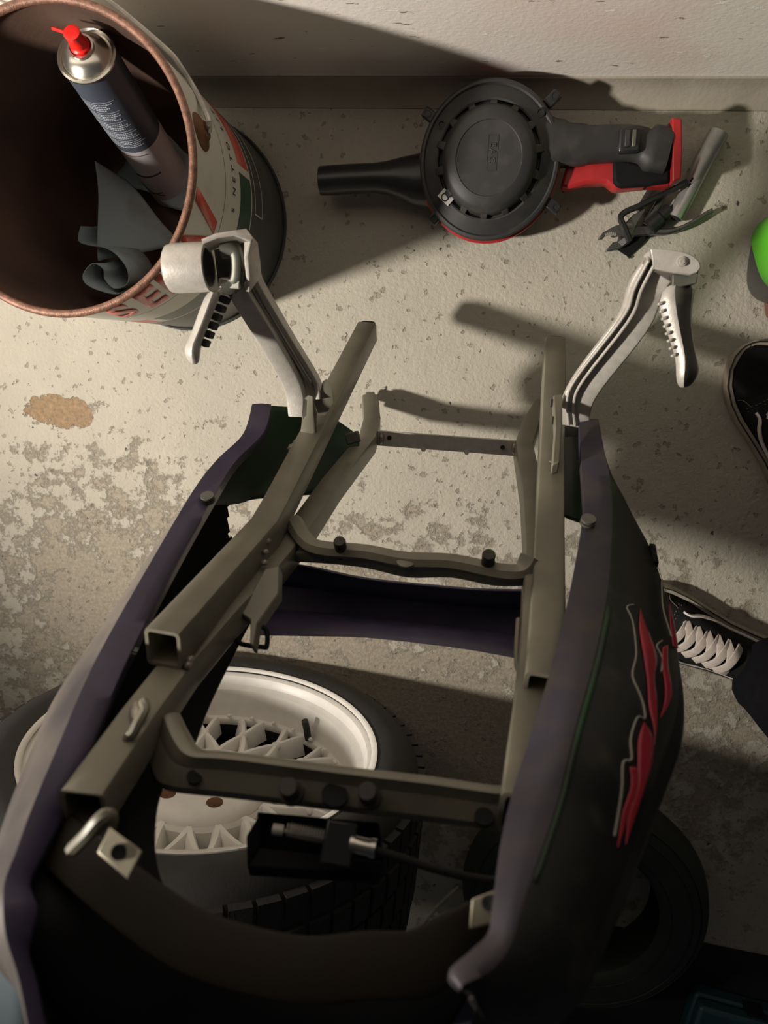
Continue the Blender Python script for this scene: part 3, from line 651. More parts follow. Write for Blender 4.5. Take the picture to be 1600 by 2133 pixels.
one(prism([q - V((0, 0, .008)) for q in tp[5:9]] + [tp[8] - V((-.002, .014, .010)), tp[5] - V((0, .014, .010))], (0, 0, -.022)), 'pivot_knuckle', 'alu_dark', HR, bevel=.001)
pg = [[(1384, 590, .728), (1396, 580, .722), (1455, 588, .724), (1455, 592, .75), (1390, 596, .75)],
      [(1362, 628, .734), (1406, 618, .722), (1450, 612, .728), (1448, 616, .755), (1372, 630, .756)],
      [(1372, 660, .736), (1411, 650, .724), (1442, 655, .735), (1440, 656, .758), (1380, 662, .76)],
      [(1390, 710, .742), (1420, 702, .730), (1446, 705, .742), (1444, 706, .764), (1398, 712, .765)],
      [(1404, 748, .744), (1428, 742, .733), (1455, 748, .742), (1452, 750, .766), (1410, 752, .767)],
      [(1404, 770, .745), (1424, 768, .733), (1462, 768, .740), (1458, 772, .766), (1410, 775, .768)],
      [(1405, 795, .750), (1421, 800, .738), (1456, 785, .746), (1450, 790, .766), (1412, 798, .766)],
      [(1414, 808, .756), (1424, 813, .749), (1440, 805, .753), (1436, 808, .763), (1420, 811, .763)]]
rings = [ring(r) for r in pg]; v, f = loft(rings, True)
mb = MB(); mb.v = v; mb.f = f; mb.mi = [1 if (k % 5) == 1 and k < 35 else 0 for k in range(len(f))]  # faces right of the ridge use the darker aluminium
mb.build('footpeg', ['alu', 'alu_dark'], HR, smooth=50, subsurf=1)
for i in range(8):
    t = i/7; q = P(1376 + 28*t, 632 + 108*t, .729 + .009*t)
    one(box(Fr(q, hz, V((1, .6, 0))), -.0024, .0024, -.0014, .0014, -.006, .0008), 'peg_tooth', 'alu', HR, bevel=.0008)

# built in drawing units; the real frame is nine tenths of them and stands on the lower rail tips
KS = 0.9
SUB.scale = (KS, KS, KS)
_tip = P(771, 826, 1.222); _rel = _tip - WL[SUB.name]; _foot = P(771, 826, 1.222*KS)
SUB.location = _foot - _rel*KS
# ------------------------------------------------------------------ white wheel standing on its tyre
WR, LIPR, WW = 0.288, 0.223, 0.195
wc0 = c2w(ray(430, 1556)); tt = (WR - CAMH)/wc0.z
WC = CAMLOC + wc0*tt                              # wheel centre, one radius above the floor
yaw = math.radians(2.0); WN = V((math.sin(yaw), math.cos(yaw), 0.0)).normalized()
wf = Fr(WC, WN, V((1, 0, 0)))
WH = thing('car_wheel', (WC.x, WC.y, 0), 'white lattice-spoke car wheel with black tyre standing upright under the seat subframe', 'wheel')
ty = [(LIPR - .004, .006), (LIPR + .004, .012), (LIPR + .020, .016), (LIPR + .040, .014), (WR - .012, .002), (WR - .003, -.012), (WR, -.030), (WR, -WW + .030), (WR - .004, -WW + .010), (WR - .03, -WW - .004), (LIPR, -WW + .005)]
TY = one(lathe(wf, ty, 72, cap=False), 'tyre', 'rubber', WH, smooth=50)
tb = MB()
for i in range(64):
    a = 2*math.pi*i/64
    for (w0, w1, sk) in ((-.036, -.004, .02), (-.074, -.042, .015), (-.115, -.080, 0), (-.153, -.121, -.015), (-.190, -.159, -.02)):
        f2 = Fr(wf(0, 0, 0), WN, wf.x*math.cos(a + sk) + wf.y*math.sin(a + sk))
        x1 = WR + .004 if w0 > -.18 and w1 < -.01 else WR + .001
        tb.add(box(f2, WR - .012, x1, -.0115, .0115, w0, w1))
tag(tb.build('tread_blocks', 'rubber', TY, smooth=20), kind='stuff')
rimp = [(LIPR - .006, .010), (LIPR + .001, .012), (LIPR + .001, .006), (LIPR - .006, .004), (LIPR - .010, .002), (LIPR - .013, -.004), (LIPR - .014, -.010), (LIPR - .022, -.016), (LIPR - .026, -.050), (LIPR - .028, -.058), (LIPR - .034, -.060), (LIPR - .036, -.068)]
RM = one(lathe(wf, rimp, 72, cap=False), 'rim', 'rim_white', WH, smooth=30, solid=.002)
one(lathe(wf, [(LIPR - .036, -.068), (LIPR - .034, -.085), (LIPR - .030, -.10), (LIPR - .022, -WW + .01)], 72, cap=False), 'inner_barrel', 'black_in', WH, smooth=60, solid=.002)  # shade inside the rim put in as black colour
RI = LIPR - .034
one(lathe(wf, [(0, -.052), (.028, -.052), (.031, -.047), (.070, -.047), (.078, -.050), (.084, -.056), (.086, -.064), (.086, -.090), (0, -.095)], 48), 'hub_disc', 'rim_white', RM, smooth=35)
one(lathe(wf, [(.086, -.060), (.090, -.055), (.094, -.060), (.093, -.085)], 48, cap=False), 'hub_ring', 'rim_white', RM)
NS = 16
st = 2*math.pi/NS
def arm(r0, a0, h0, r1, a1, h1, w0, w1):
    pts = []; n = 4
    for k in range(n + 1):
        t = k/n; r = r0 + (r1 - r0)*t; a = a0 + (a1 - a0)*t
        pts.append(wf(r*math.cos(a), r*math.sin(a), h0 + (h1 - h0)*t))
    return sweep(pts, [(-1.25, -.028), (1.25, -.028), (.75, -.003), (.35, .001), (-.35, .001), (-.75, -.003)], WN, scale=[(w0 + (w1 - w0)*k/n, 1) for k in range(n + 1)])
for i in range(NS):
    a = i*st; mb = MB(); RN = .146
    for s_ in (-1, 1):
        mb.add(arm(.088, a + s_*st*.5, -.056, RN, a, -.060, .0085, .0062))
        mb.add(arm(RN, a, -.060, RI + .001, a + s_*st*.23, -.058, .0062, .0075))
    mb.add(ball(wf(RN*math.cos(a), RN*math.sin(a), -.0635), .0082, 8))
    mb.build('spoke', 'rim_white', RM, smooth=45)
for i in range(NS*2):
    a = i*st/2
    one(ball(wf((RI - .003)*math.cos(a), (RI - .003)*math.sin(a), -.053), .0035, 8), 'rim_bolt', 'rim_white', RM)
one(lathe(wf, [(RI + .004, -.100), (.06, -.100)], 48, cap=False), 'gap_shade_plate', 'hole', RM)  # dark sheet standing in for the shade seen between the spokes
for i in range(5):
    a = math.radians(-54 + 72*i)
    f2 = Fr(wf(.054*math.cos(a), .054*math.sin(a), -.0468), WN)
    one(lathe(f2, [(.0105, -.003), (.0105, .0004), (.0085, .0010), (.004, .0022), (0, .0024)], 20), 'bolt_seat', 'rust', RM)
va = math.radians(58)
vb = wf((LIPR - .036)*math.cos(va), (LIPR - .036)*math.sin(va), -.056)
one(tube([vb, vb + WN*.016 - (wf.x*math.cos(va) + wf.y*math.sin(va))*.004, vb + WN*.034 - (wf.x*math.cos(va) + wf.y*math.sin(va))*.010], .0052, 10), 'valve_stem', 'rubber', RM)

# ------------------------------------------------------------------ bare small tyre lying on the floor
TC = G(1212, 1858, .05); TC.z = .0035
tf = Fr(TC, (0, 0, 1), (1, 0, 0))
TS = thing('scooter_tyre', TC, 'bare smooth black scooter tyre lying flat beside the side panel with red flames', 'tyre')
tr_ = [(.94*r_, h_) for r_, h_ in ((.118, .018), (.124, .008), (.150, .002), (.175, .010), (.196, .030), (.203, .052), (.197, .076), (.178, .094), (.152, .103), (.127, .098), (.118, .088), (.122, .084), (.150, .094), (.172, .086), (.187, .070), (.192, .052), (.186, .034), (.170, .018), (.150, .011), (.126, .016))]
v, f = lathe(tf, tr_ + [tr_[0]], 64, cap=False)
TB = one((v, f), 'tyre_carcass', 'ring', TS, smooth=60)
for r_, h_ in ((.126, .1000), (.158, .0990), (.172, .0915)): one(lathe(tf, [(r_ - .0012, h_ - .002), (r_, h_ + .0006), (r_ + .0012, h_ - .002)], 64, cap=False), 'moulded_ridge', 'ring', TS)

# ------------------------------------------------------------------ metal pail
PC = G(393, 470); PH, PRB, PRT = .341, .152, .160
pf = Fr(PC, (0, 0, 1), (1, 0, 0))
dang = math.degrees(math.atan2(XA.z*0 + (c2w(V((1, 0, -UP.x/UP.z))).y), c2w(V((1, 0, -UP.x/UP.z))).x))  # small turn between picture-level and wall
def pr(h): return PRB + (PRT - PRB)*h/PH
PA = thing('metal_pail', PC, 'old white printed metal pail with rusty inside and red lettering', 'pail')
hs = [0, .004, .010, .06, .112, .150, .153, .196, .199, .248, .2495, .285, .33, PH]
rs = [pr(0) - .002, pr(0) + .003, pr(.01), pr(.06), pr(.112), pr(.15), pr(.153), pr(.196), pr(.199), pr(.248), pr(.2495), pr(.285), pr(.33), pr(PH)]
NP = 96
v, f = lathe(pf, list(zip(rs, hs)), NP, cap=False)
def pcol(j, i):
    h = (hs[j] + hs[j + 1])/2; a = (360*(i + .5)/NP + dang*0 + 180) % 360 - 180
    if h < .150: return 3
    if h < .153: return 0
    if h < .196:
        k = (a + 3.5) % 90
        return 1 if (16 < a < 62 or -78 > a > -120 or 120 < a < 160) else (0 if (12 < a <= 16 or -78 <= a < -74) else 2)
    if h < .199: return 0
    if .248 < h < .2495: return 4
    return 0
mb = MB(); mb.v = v; mb.f = f; mb.mi = [pcol(k//NP, k % NP) for k in range(len(f))]
BODY = mb.build('pail_body', ['pail_white', 'pail_red', 'pail_green', 'pail_grey', 'ink'], PA, smooth=30)
one(lathe(pf, [(pr(PH) - .002, PH), (pr(PH) - .0025, .3), (pr(.1) - .0025, .1), (pr(0) - .004, .012), (pr(0) - .012, .006), (0, .006)], NP, cap=False), 'pail_inside', 'rust_in', PA, smooth=60)
rimsec = [(pr(PH) - .0015 + .0045*math.cos(t*math.pi/5), PH + .0005 + .0045*math.sin(t*math.pi/5)) for t in range(11)]
one(lathe(pf, rimsec, NP, cap=False), 'pail_rim', 'rust_rim', PA, smooth=80)
one(lathe(pf, [(pr(0) + .003, .001), (pr(0) + .0055, .003), (pr(0) + .003, .007)], NP, cap=False), 'base_seam', 'pail_grey', PA)
def wrap(vf, ang, h, off=.0008):
    v, f = vf; o = []
    for q in v:
        hh = h + q.y; r = pr(hh) + off; a = math.radians(ang) + q.x/r
        o.append(pf(r*math.cos(a), r*math.sin(a), hh))
    return o, f
for ch, ang, sk in (('S', -71, .2), ('E', -57, .2), ('K', -43.5, .2), ('A', -28, .1), ('/', -13.5, 0)):
    v, f = text_vf(ch, .098 if ch != '/' else .108, bold=.0032)
    v = [V((q.x*(.60 if ch != '/' else 1.0) + q.y*sk, q.y*(1 if ch != '/' else .85), 0)) for q in v]
    one(wrap((v, f), ang, .293), 'red_letter', 'pail_red', BODY, solid=.0003)
v, f = text_vf('5   N E T T O   L I T', .013, 1.1)
one(wrap((v, f), 14, .220), 'small_print', 'ink', BODY, solid=.0003)
lb = MB()
for (x0, x1, y0, y1) in ((-.002, .16, .108, .1095), (-.002, .16, .138, .1395), (-.002, 0, .108, .1395)):
    n = max(1, int((x1 - x0)/.006)); vv = []; ff = []
    for i in range(n + 1):
        x = x0 + (x1 - x0)*i/n
        for y in (y0, y1): r = pr(y) + .0007; a = math.radians(-2.5) + x/r; vv.append(pf(r*math.cos(a), r*math.sin(a), y))
    for i in range(n): ff.append([2*i, 2*i + 2, 2*i + 3, 2*i + 1])
    lb.add((vv, ff))
lb.build('label_frame', 'pale_ink', BODY, solid=.0003)
# rusty ear and wire bail
ea = math.radians(15)
ef = Fr(pf(pr(.30)*math.cos(ea), pr(.30)*math.sin(ea), .312), pf.x*math.cos(ea) + pf.y*math.sin(ea), (0, 0, 1))
one(lathe(ef, [(.021, -.003), (.019, .001), (.012, .004), (.009, .0075), (0, .008)], 18), 'handle_ear', 'rust', PA)
ea2 = ea + math.pi
ef2 = Fr(pf(pr(.30)*math.cos(ea2), pr(.30)*math.sin(ea2), .312), pf.x*math.cos(ea2) + pf.y*math.sin(ea2), (0, 0, 1))
one(lathe(ef2, [(.021, -.003), (.019, .001), (.012, .004), (.009, .0075), (0, .008)], 18), 'handle_ear', 'rust', PA)
e1, e2 = ef(0, 0, .008), ef2(0, 0, .008)
bail = [e1 - V((0, 0, .004)), e1 + V((.003, .01, .006))]
bail += pp([(408, 190, .812), (372, 132, .797), (352, 108, .792), (300, 62, .785), (226, 2, .775), (150, -45, .77), (60, -72, .768), (-40, -70, .772), (-110, -20, .785), (-150, 60, .80)])
bail += [e2 + V((-.003, .015, .008)), e2 - V((0, 0, .004))]
one(tube(smoothpath(bail, 5), .0031, 8), 'wire_bail', 'wire', PA)

# ------------------------------------------------------------------ spray can in the pail
ct, cb_ = P(182, 118, .808), P(362, 392, 1.078)
if cb_.z < .012: cb_.z = .012
cf = Fr(cb_, ct - cb_, (1, -.4, 0)); CL = (ct - cb_).length; CR = .0325
CA = thing('spray_can', cb_, 'tall grey and white spray can with red nozzle leaning inside the rusty pail', 'spray can')
v, f = lathe(cf, [(CR - .004, 0), (CR, .003), (CR, .06), (CR, CL*.52), (CR, CL*.525), (CR, CL - .004), (CR - .0015, CL)], 48)
mb = MB(); mb.v = v; mb.f = f; mb.mi = [0 if k//48 < 3 else 1 for k in range(len(f))]; mb.mi[-1] = 1
CB = mb.build('can_body', ['can_white', 'can_blue'], CA, smooth=30)
one(lathe(cf, [(CR - .002, CL - .002), (CR + .0012, CL), (CR + .0014, CL + .0025), (CR - .0008, CL + .0035), (CR - .0035, CL + .0005), (.024, CL + .008), (.016, CL + .0135), (.0148, CL + .0135), (.0148, CL + .0165), (.0125, CL + .0165), (.0115, CL + .010), (0, CL + .010)], 48, cap=False), 'can_dome', 'tin', CA, smooth=40)
nz_ = one(lathe(cf, [(.0112, CL + .010), (.0112, CL + .018), (.0095, CL + .020), (.0098, CL + .023), (.0088, CL + .025), (.0088, CL + .034), (.0092, CL + .036), (.0080, CL + .0365), (0, CL + .0355)], 24, cap=False), 'spray_nozzle', 'red_cap', CA, smooth=35)
td = (P(120, 76, .775) - P(150, 86, .775)).normalized(); t0 = cf(0, 0, CL + .032)
one(tube([t0 + td*.004, t0 + td*.024], .0019, 8), 'nozzle_spout', 'red_cap', nz_)
for k in range(5):                              # blocks of fine print round the can
    h0 = CL*(.86 - .066*k)
    tx = MB()
    for l in range(4):
        a0_ = math.radians(222 + 5*k); a = a0_
        hh = h0 - .0032*l
        while a < a0_ + math.radians(95 - (k*7 + l*13) % 20):
            w_ = random.uniform(.03, .09); n = 2
            vv = []
            for i in range(n + 1):
                for y in (0, .0016): vv.append(cf((CR + .0003)*math.cos(a + w_*i/n), (CR + .0003)*math.sin(a + w_*i/n), hh + y))
            tx.add((vv, [[0, 2, 3, 1], [2, 4, 5, 3]])); a += w_ + .02
    hh = h0 + .004; vv = []
    for i in range(25):
        a = math.radians(218 + 4.5*i)
        for y in (0, .0007): vv.append(cf((CR + .0003)*math.cos(a), (CR + .0003)*math.sin(a), hh + y))
    tx.add((vv, [[2*i, 2*i + 2, 2*i + 3, 2*i + 1] for i in range(24)]))
    tag(tx.build('fine_print', 'can_text', CB, fix=False), kind='stuff')
def can_line(h0, h1, a0, a1, r=.0006):
    pts = [cf((CR + .0003)*math.cos(math.radians(a0 + (a1 - a0)*i/12)), (CR + .0003)*math.sin(math.radians(a0 + (a1 - a0)*i/12)), h0 + (h1 - h0)*i/12) for i in range(13)]
    one(tube(pts, r, 5), 'printed_line', 'ink', CB)
can_line(CL*.49, CL*.49, 215, 320, .0005); can_line(CL*.30, CL*.33, 255, 325, .0012); can_line(CL*.16, CL*.14, 230, 300, .0007); can_line(CL*.12, CL*.17, 250, 300, .0007)
# ------------------------------------------------------------------ cloths in the pail
def sheet(corners, nx, ny, amp, sc, seed, curl=None):
    rows = []
    a, b, c, d = [P(*q) for q in corners]
    for j in range(ny + 1):
        rw = []
        for i in range(nx + 1):
            s, t = i/nx, j/ny
            q = (a*(1 - s) + b*s)*(1 - t) + (d*(1 - s) + c*s)*t
            k = noise.noise(V((q.x*sc + seed, q.y*sc, seed*.7)))
            q = q + V((0, 0, amp*k)) + V((noise.noise(V((q.y*sc, seed, q.x*sc))), noise.noise(V((seed, q.x*sc, q.y*sc))), 0))*amp*.5
            q.z = max(q.z, .012)
            rw.append(q)
        rows.append(rw)
    return loft(rows, False, False)
tag(one(sheet([(192, 330, .985), (258, 372, 1.03), (378, 500, 1.055), (205, 548, 1.03)], 16, 16, .018, 11, 3.1), 'paper_cloth', 'cloth', solid=.0012, smooth=60), 'large smooth pale blue cloth lying open in the rusty pail', 'cloth')
tag(one(sheet([(300, 240, 1.03), (400, 330, 1.05), (395, 450, 1.06), (250, 380, 1.07)], 14, 14, .03, 18, 9.4), 'paper_cloth', 'cloth', solid=.0012, smooth=60), 'crumpled cloth tucked under the foot of the spray can in the pail', 'cloth')
cl = smoothpath(pp([(165, 470, 1.03), (160, 500, 1.02), (185, 510, 1.01), (215, 515, .995), (240, 530, .985), (262, 560, .985), (262, 590, .99), (235, 600, 1.0), (215, 580, 1.0), (212, 560, .995), (190, 548, .99), (170, 570, .99), (175, 590, .99), (205, 605, .99), (240, 612, 1.0), (262, 600, 1.01)]), 4)
rows = [[V((p.x, p.y, max(.012, p.z - .004))) for p in cl], [V((p.x + .003, p.y + .004, max(.012, p.z - .03))) for p in cl], [V((p.x + .010, p.y + .012, max(.012, p.z - .055))) for p in cl]]
tag(one(loft(rows, False, False), 'paper_cloth', 'cloth', solid=.0012, smooth=70), 'folded pale cloth scrap with curled edge at the bottom of the pail', 'cloth')

# ------------------------------------------------------------------ cordless blower
BH = .118
bc = G(1018, 326, BH); bc0 = V((bc.x, bc.y, 0))
tocam = (CAMLOC - bc).normalized()
bz = (V((0, 0, 1)) + (tocam - V((0, 0, 1)))*.42).normalized()
bf = Fr(bc - bz*BH, bz, (1, 0, 0)); bf.y = bf.y*1.07
BL = thing('cordless_blower', bc0, 'black and red cordless blower lying on its side against the wall', 'blower')
KR = 1.04
one(lathe(bf, [(.0, .010), (.070, .010), (.080, .018), (.088*KR, .040), (.088*KR, .052)], 56), 'lower_housing', 'black_gloss', BL, smooth=45)
one(lathe(bf, [(.086*KR, .048), (.0905*KR, .052), (.0905*KR, .064), (.086*KR, .067)], 56, cap=False), 'red_ring', 'red_shell', BL, smooth=45)
CV = one(lathe(bf, [(.084*KR, .066), (.088*KR, .068), (.0885*KR, .077), (.0865*KR, .080), (.0835*KR, .081), (.0815*KR, .079), (.066*KR, .088), (.064*KR, .0875), (.063*KR, .082), (.055*KR, .081)], 64, cap=False), 'upper_cover', 'black_dusty', BL, smooth=30)
CP = one(lathe(bf, [(.0615*KR, .078), (.059*KR, .094), (.0555*KR, .101), (.051*KR, .1045), (.041*KR, .1065), (.040*KR, .1055), (0, .1058)], 64, cap=False), 'center_cap', 'black_dusty', BL, smooth=30)
for i in range(14):
    a = math.radians(12 + 360*i/14)
    f2 = Fr(bf.o, bz, bf.x*math.cos(a) + bf.y*math.sin(a))
    vv = [f2(x, y, z) for x, y, z in ((.058, -.006, .083), (.074, -.004, .083), (.074, .004, .083), (.058, .006, .083), (.058, -.006, .097), (.0665, -.0045, .0935), (.0665, .0045, .0935), (.058, .006, .097))]
    one((vv, [[0, 1, 5, 4], [1, 2, 6, 5], [2, 3, 7, 6], [3, 0, 4, 7], [4, 5, 6, 7], [0, 3, 2, 1]]), 'cover_rib', 'black_dusty', CV, bevel=.001)
def cov(x, y):
    r = math.hypot(x, y)/KR; return .079 + .009*max(0, min(1, (.0815 - r)/.0155))
def bl_local(px, py, h):                          # picture point on the blower at height h of its axis frame
    r = c2w(ray(px, py)); t = (bf(0, 0, h) - CAMLOC).dot(bz)/r.dot(bz); q = CAMLOC + r*t - bf.o
    return q.dot(bf.x), q.dot(bf.y)/bf.y.length_squared
for (px, py) in ((891, 236), (1156, 200), (904, 455), (1158, 432)):
    x, y = bl_local(px, py, .074); a = math.atan2(y, x); f2 = Fr(bf.o, bz, bf.x*math.cos(a) + bf.y*math.sin(a)); rr0 = (bf.x*x + bf.y*y).length; f2 = Fr(bf.o, bz, bf.x*x + bf.y*y)
    tb_ = one(box(f2, rr0 - .014, rr0 + .006, -.0068, .0068, .060, .0745), 'screw_tab', 'black_gloss', CV, bevel=.0015)
    one(lathe(Fr(f2(rr0, 0, .0742), bz), [(.0052, 0), (.0052, .0012), (.0036, .0012), (.003, -.001), (0, -.001)], 16), 'screw', 'hex', CV)
for (px, py) in ((920, 260), (1126, 234), (928, 412)):
    x, y = bl_local(px, py, .083)
    one(lathe(Fr(bf(x, y, cov(x, y)), bz), [(.0055, -.002), (.0055, .0022), (.0038, .0022), (.003, .0005), (0, .0005)], 16), 'screw', 'hex', CV)
x, y = bl_local(930, 412, .082)
f2 = Fr(bf(x, y, cov(x, y) + .0006), bz, bf.x*.78 - bf.y*.62)
one(box(f2, -.0095, .0095, -.0065, .0065, 0, .0012), 'sticker', 'white_sticker', CV)
# raised mark on the cap
x, y = bl_local(1026, 318, .106); f2 = Fr(bf(x, y, .1056), bz, -bf.y)
fm = MB()
for b_ in ((-.021, .021, .0060, .0066), (-.021, .021, -.0066, -.0060), (-.021, -.0204, -.0066, .0066), (.0204, .021, -.0066, .0066)): fm.add(box(f2, b_[0], b_[1], b_[2], b_[3], 0, .0006))
fm.build('embossed_frame', 'black_dusty', CP)
v, f = text_vf('EAC', .0115, 1.25)
one(([f2(q.x, q.y, .0005) for q in v], f), 'embossed_mark', 'black_dusty', CP, solid=.0006)
# nozzle
nzp = [(905, 372, .045), (868, 376, .045), (838, 372, .045), (806, 371, .045), (780, 371, .045), (730, 373, .045), (690, 376, .045), (668, 377, .045)]
pth = [G(x, y, h) for x, y, h in nzp]
one(sweep(pth, circ(.0195, 20), V((0, 0, 1)), scale=[(2.0, 1.5), (1.75, 1.4), (1.45, 1.3), (1.12, 1.12), (1.0, 1.0), (1.0, 1.0), (1.02, 1.02), (.99, .99)]), 'nozzle', 'black_gloss', BL, smooth=50)
one(lathe(Fr(pth[-1], pth[-1] - pth[-2]), [(.0165, .0006), (.016, -.03), (0, -.03)], 20), 'nozzle_bore', 'hole', BL)
# handle and red shell
hp_ = [G(x, y, h) for x, y, h in ((1120, 295, .062), (1165, 302, .062), (1210, 305, .060), (1270, 302, .058), (1320, 303, .056), (1350, 312, .055), (1388, 318, .054))]
one(sweep(smoothpath(hp_, 3), rect(.046, .044, .013), V((0, 0, 1)), scale=[(1.35, 1.1)]*2 + [(1.25, 1.05)]*2 + [(1.1, 1.0)]*3 + [(.98, .95)]*5 + [(.96, .95)]*3 + [(1.25, 1.1)]*4), 'grip', 'black_dusty', BL, smooth=50)
sh = [G(x, y, .032) for x, y in ((1165, 398), (1180, 345), (1225, 330), (1290, 328), (1345, 338), (1385, 345), (1388, 398), (1340, 398), (1275, 405), (1258, 390), (1215, 392), (1180, 402))]
one(prism(sh, (0, 0, .026)), 'red_shell', 'red_shell', BL, bevel=.004)
gp = [G(x, y, .034) for x, y in ((1271, 345), (1300, 347), (1330, 356), (1360, 352), (1386, 345), (1386, 392), (1345, 397), (1282, 402), (1271, 392))]
one(prism(gp, (0, 0, .030)), 'rubber_grip', 'black', BL, bevel=.004)
rb = [G(x, y, .030) for x, y in ((1384, 268), (1404, 272), (1405, 340), (1402, 390), (1385, 398))]
one(prism(rb, (0, 0, .046)), 'red_end_band', 'red_shell', BL, bevel=.002)
sx = G(1312, 291, .080)
one(box(Fr(sx, (0, 0, 1), (1, .05, 0)), -.014, .013, -.016, .014, -.008, .004), 'switch_housing', 'black_gloss', BL, bevel=.003)
one(box(Fr(sx, (0, 0, 1), (1, .05, 0)), -.007, -.0005, -.010, .010, .003, .0075), 'switch', 'black_dusty', BL, bevel=.001)
one(box(Fr(sx, (0, 0, 1), (1, .05, 0)), .002, .007, -.010, .010, .003, .0075), 'switch', 'alu_dark', BL, bevel=.001)

# ------------------------------------------------------------------ hand tools beside the blower
def g(l, h): return [G(x, y, h) for x, y in l]
PLR = thing('slip_joint_pliers', G(1312, 472), 'grey steel slip-joint pliers with open jaws on the floor by the blower', 'pliers')
one(prism(g([(1246, 497), (1256, 484), (1280, 471), (1305, 462), (1318, 448), (1345, 432), (1344, 440), (1325, 470), (1316, 497), (1304, 492), (1290, 490), (1284, 487), (1276, 484), (1268, 485), (1260, 492), (1254, 499)], .024), (0, 0, -.009)), 'jaw_half', 'plier', PLR, bevel=.0012)
one(prism(g([(1261, 523), (1272, 510), (1287, 502), (1290, 490), (1297, 488), (1312, 486), (1326, 470), (1350, 470), (1376, 479), (1385, 482), (1378, 487), (1345, 490), (1322, 492), (1312, 505), (1295, 516), (1275, 522)], .0145), (0, 0, -.009)), 'jaw_half', 'plier', PLR, bevel=.0012)
one(sweep(smoothpath(g([(1352, 482), (1385, 484), (1412, 478), (1440, 465), (1470, 446), (1484, 439)], .011), 5), rect(.006, .010, .002), V((0, 0, 1)), scale=[(1.5 - .5*min(1, i/12), 1) for i in range(26)]), 'plier_handle', 'plier', PLR, smooth=50)
one(sweep(smoothpath(g([(1330, 440), (1342, 422), (1352, 405), (1372, 378), (1400, 350)], .016), 5), rect(.011, .010, .003), V((0, 0, 1))), 'plier_handle', 'plier', PLR, smooth=50)
for q, r_ in (((1311, 470), .0042),):
    one(lathe(Fr(G(*q, .024), (0, 0, 1)), [(r_, -.002), (r_, .0012), (r_*.7, .002), (0, .002)], 16), 'pivot_rivet', 'steel', PLR)
for i in range(6):
    t = i/5; q = G(1262 + 20*t, 489 - 3*math.sin(math.pi*t) - 1*t, .0235)
    one(box(Fr(q, (0, 0, 1), (1, .3, 0)), -.001, .001, -.0016, .0016, -.006, .0008), 'jaw_tooth', 'chrome', PLR)
one(prism(g([(1287, 505), (1300, 495), (1312, 500), (1296, 513)], .0155), (0, 0, .0006)), 'bright_wear', 'chrome', PLR)
one(sweep(smoothpath(g([(1312, 503), (1308, 492), (1298, 468), (1293, 455), (1297, 446), (1310, 438), (1330, 430), (1360, 415), (1400, 396), (1432, 378)], .030), 4), circ(.0042, 6), V((0, 0, 1))), 'hex_key', 'hex', None, smooth=30)
tag(bpy.data.objects['hex_key'], 'bent black hex key lying across the pliers', 'hex key')
PI = thing('steel_tube', G(1450, 365), 'long bright steel tube handle lying beyond the pliers', 'tube')
pt = g([(1405, 454), (1428, 412), (1452, 364), (1466, 334), (1498, 276)], .014)
one(sweep(pt, circ(.0115, 18), V((0, 0, 1)), scale=[(1, 1), (1, 1), (1, 1), (1.12, 1.06), (1.14, 1.08)]), 'tube_body', 'chrome', PI, smooth=50)
one(lathe(Fr(pt[0], pt[0] - pt[1]), [(.0095, .0006), (.0095, -.02), (0, -.02)], 16), 'tube_bore', 'hole', PI)
one(lathe(Fr(pt[-1], pt[-1] - pt[-2]), [(.0105, .0006), (.0105, -.02), (0, -.02)], 16), 'tube_bore', 'hole', PI)
for x, y in ((1441, 374), (1436, 386), (1478, 322)): one(box(Fr(G(x, y, .0248), (0, 0, 1), (.5, .85, 0)), -.003, .003, -.0012, .0012, -.002, .0006), 'tube_slot', 'hole', PI)
tag(one(sweep(g([(1345, 470), (1362, 440), (1384, 402)], .008), rect(.010, .010, .002), V((0, 0, 1))), 'extension_bar', 'plier', None, smooth=40), 'short square steel extension bar between the pliers and the steel tube', 'bar')
SK = thing('socket', G(1366, 462), 'small dark steel socket between the plier handles', 'socket')
q0, q1 = g([(1352, 474), (1384, 446)], .0135)
one(lathe(Fr(q0, q1 - q0), [(.0085, 0), (.0118, 0), (.0118, .018), (.0098, .020), (.0098, .034), (.006, .034), (.006, .028), (0, .028)], 20), 'socket_body', 'hex', SK, smooth=35)
one(lathe(Fr(q0, q0 - q1), [(.0085, .0004), (.0085, -.008), (0, -.008)], 6), 'socket_opening', 'hole', SK)
CLP = thing('plastic_clip', G(1305, 515), 'small black plastic clip with prongs under the plier jaws', 'clip')
one(prism(g([(1282, 517), (1318, 492), (1355, 488), (1340, 508), (1310, 535)], .0045), (0, 0, -.0042)), 'clip_plate', 'black', CLP, bevel=.001)
one(tube(g([(1308, 532), (1313, 537)], .003), .002, 6), 'clip_prong', 'black', CLP)
one(tube(g([(1276, 506), (1284, 512)], .003), .0014, 6), 'clip_prong', 'black', CLP)

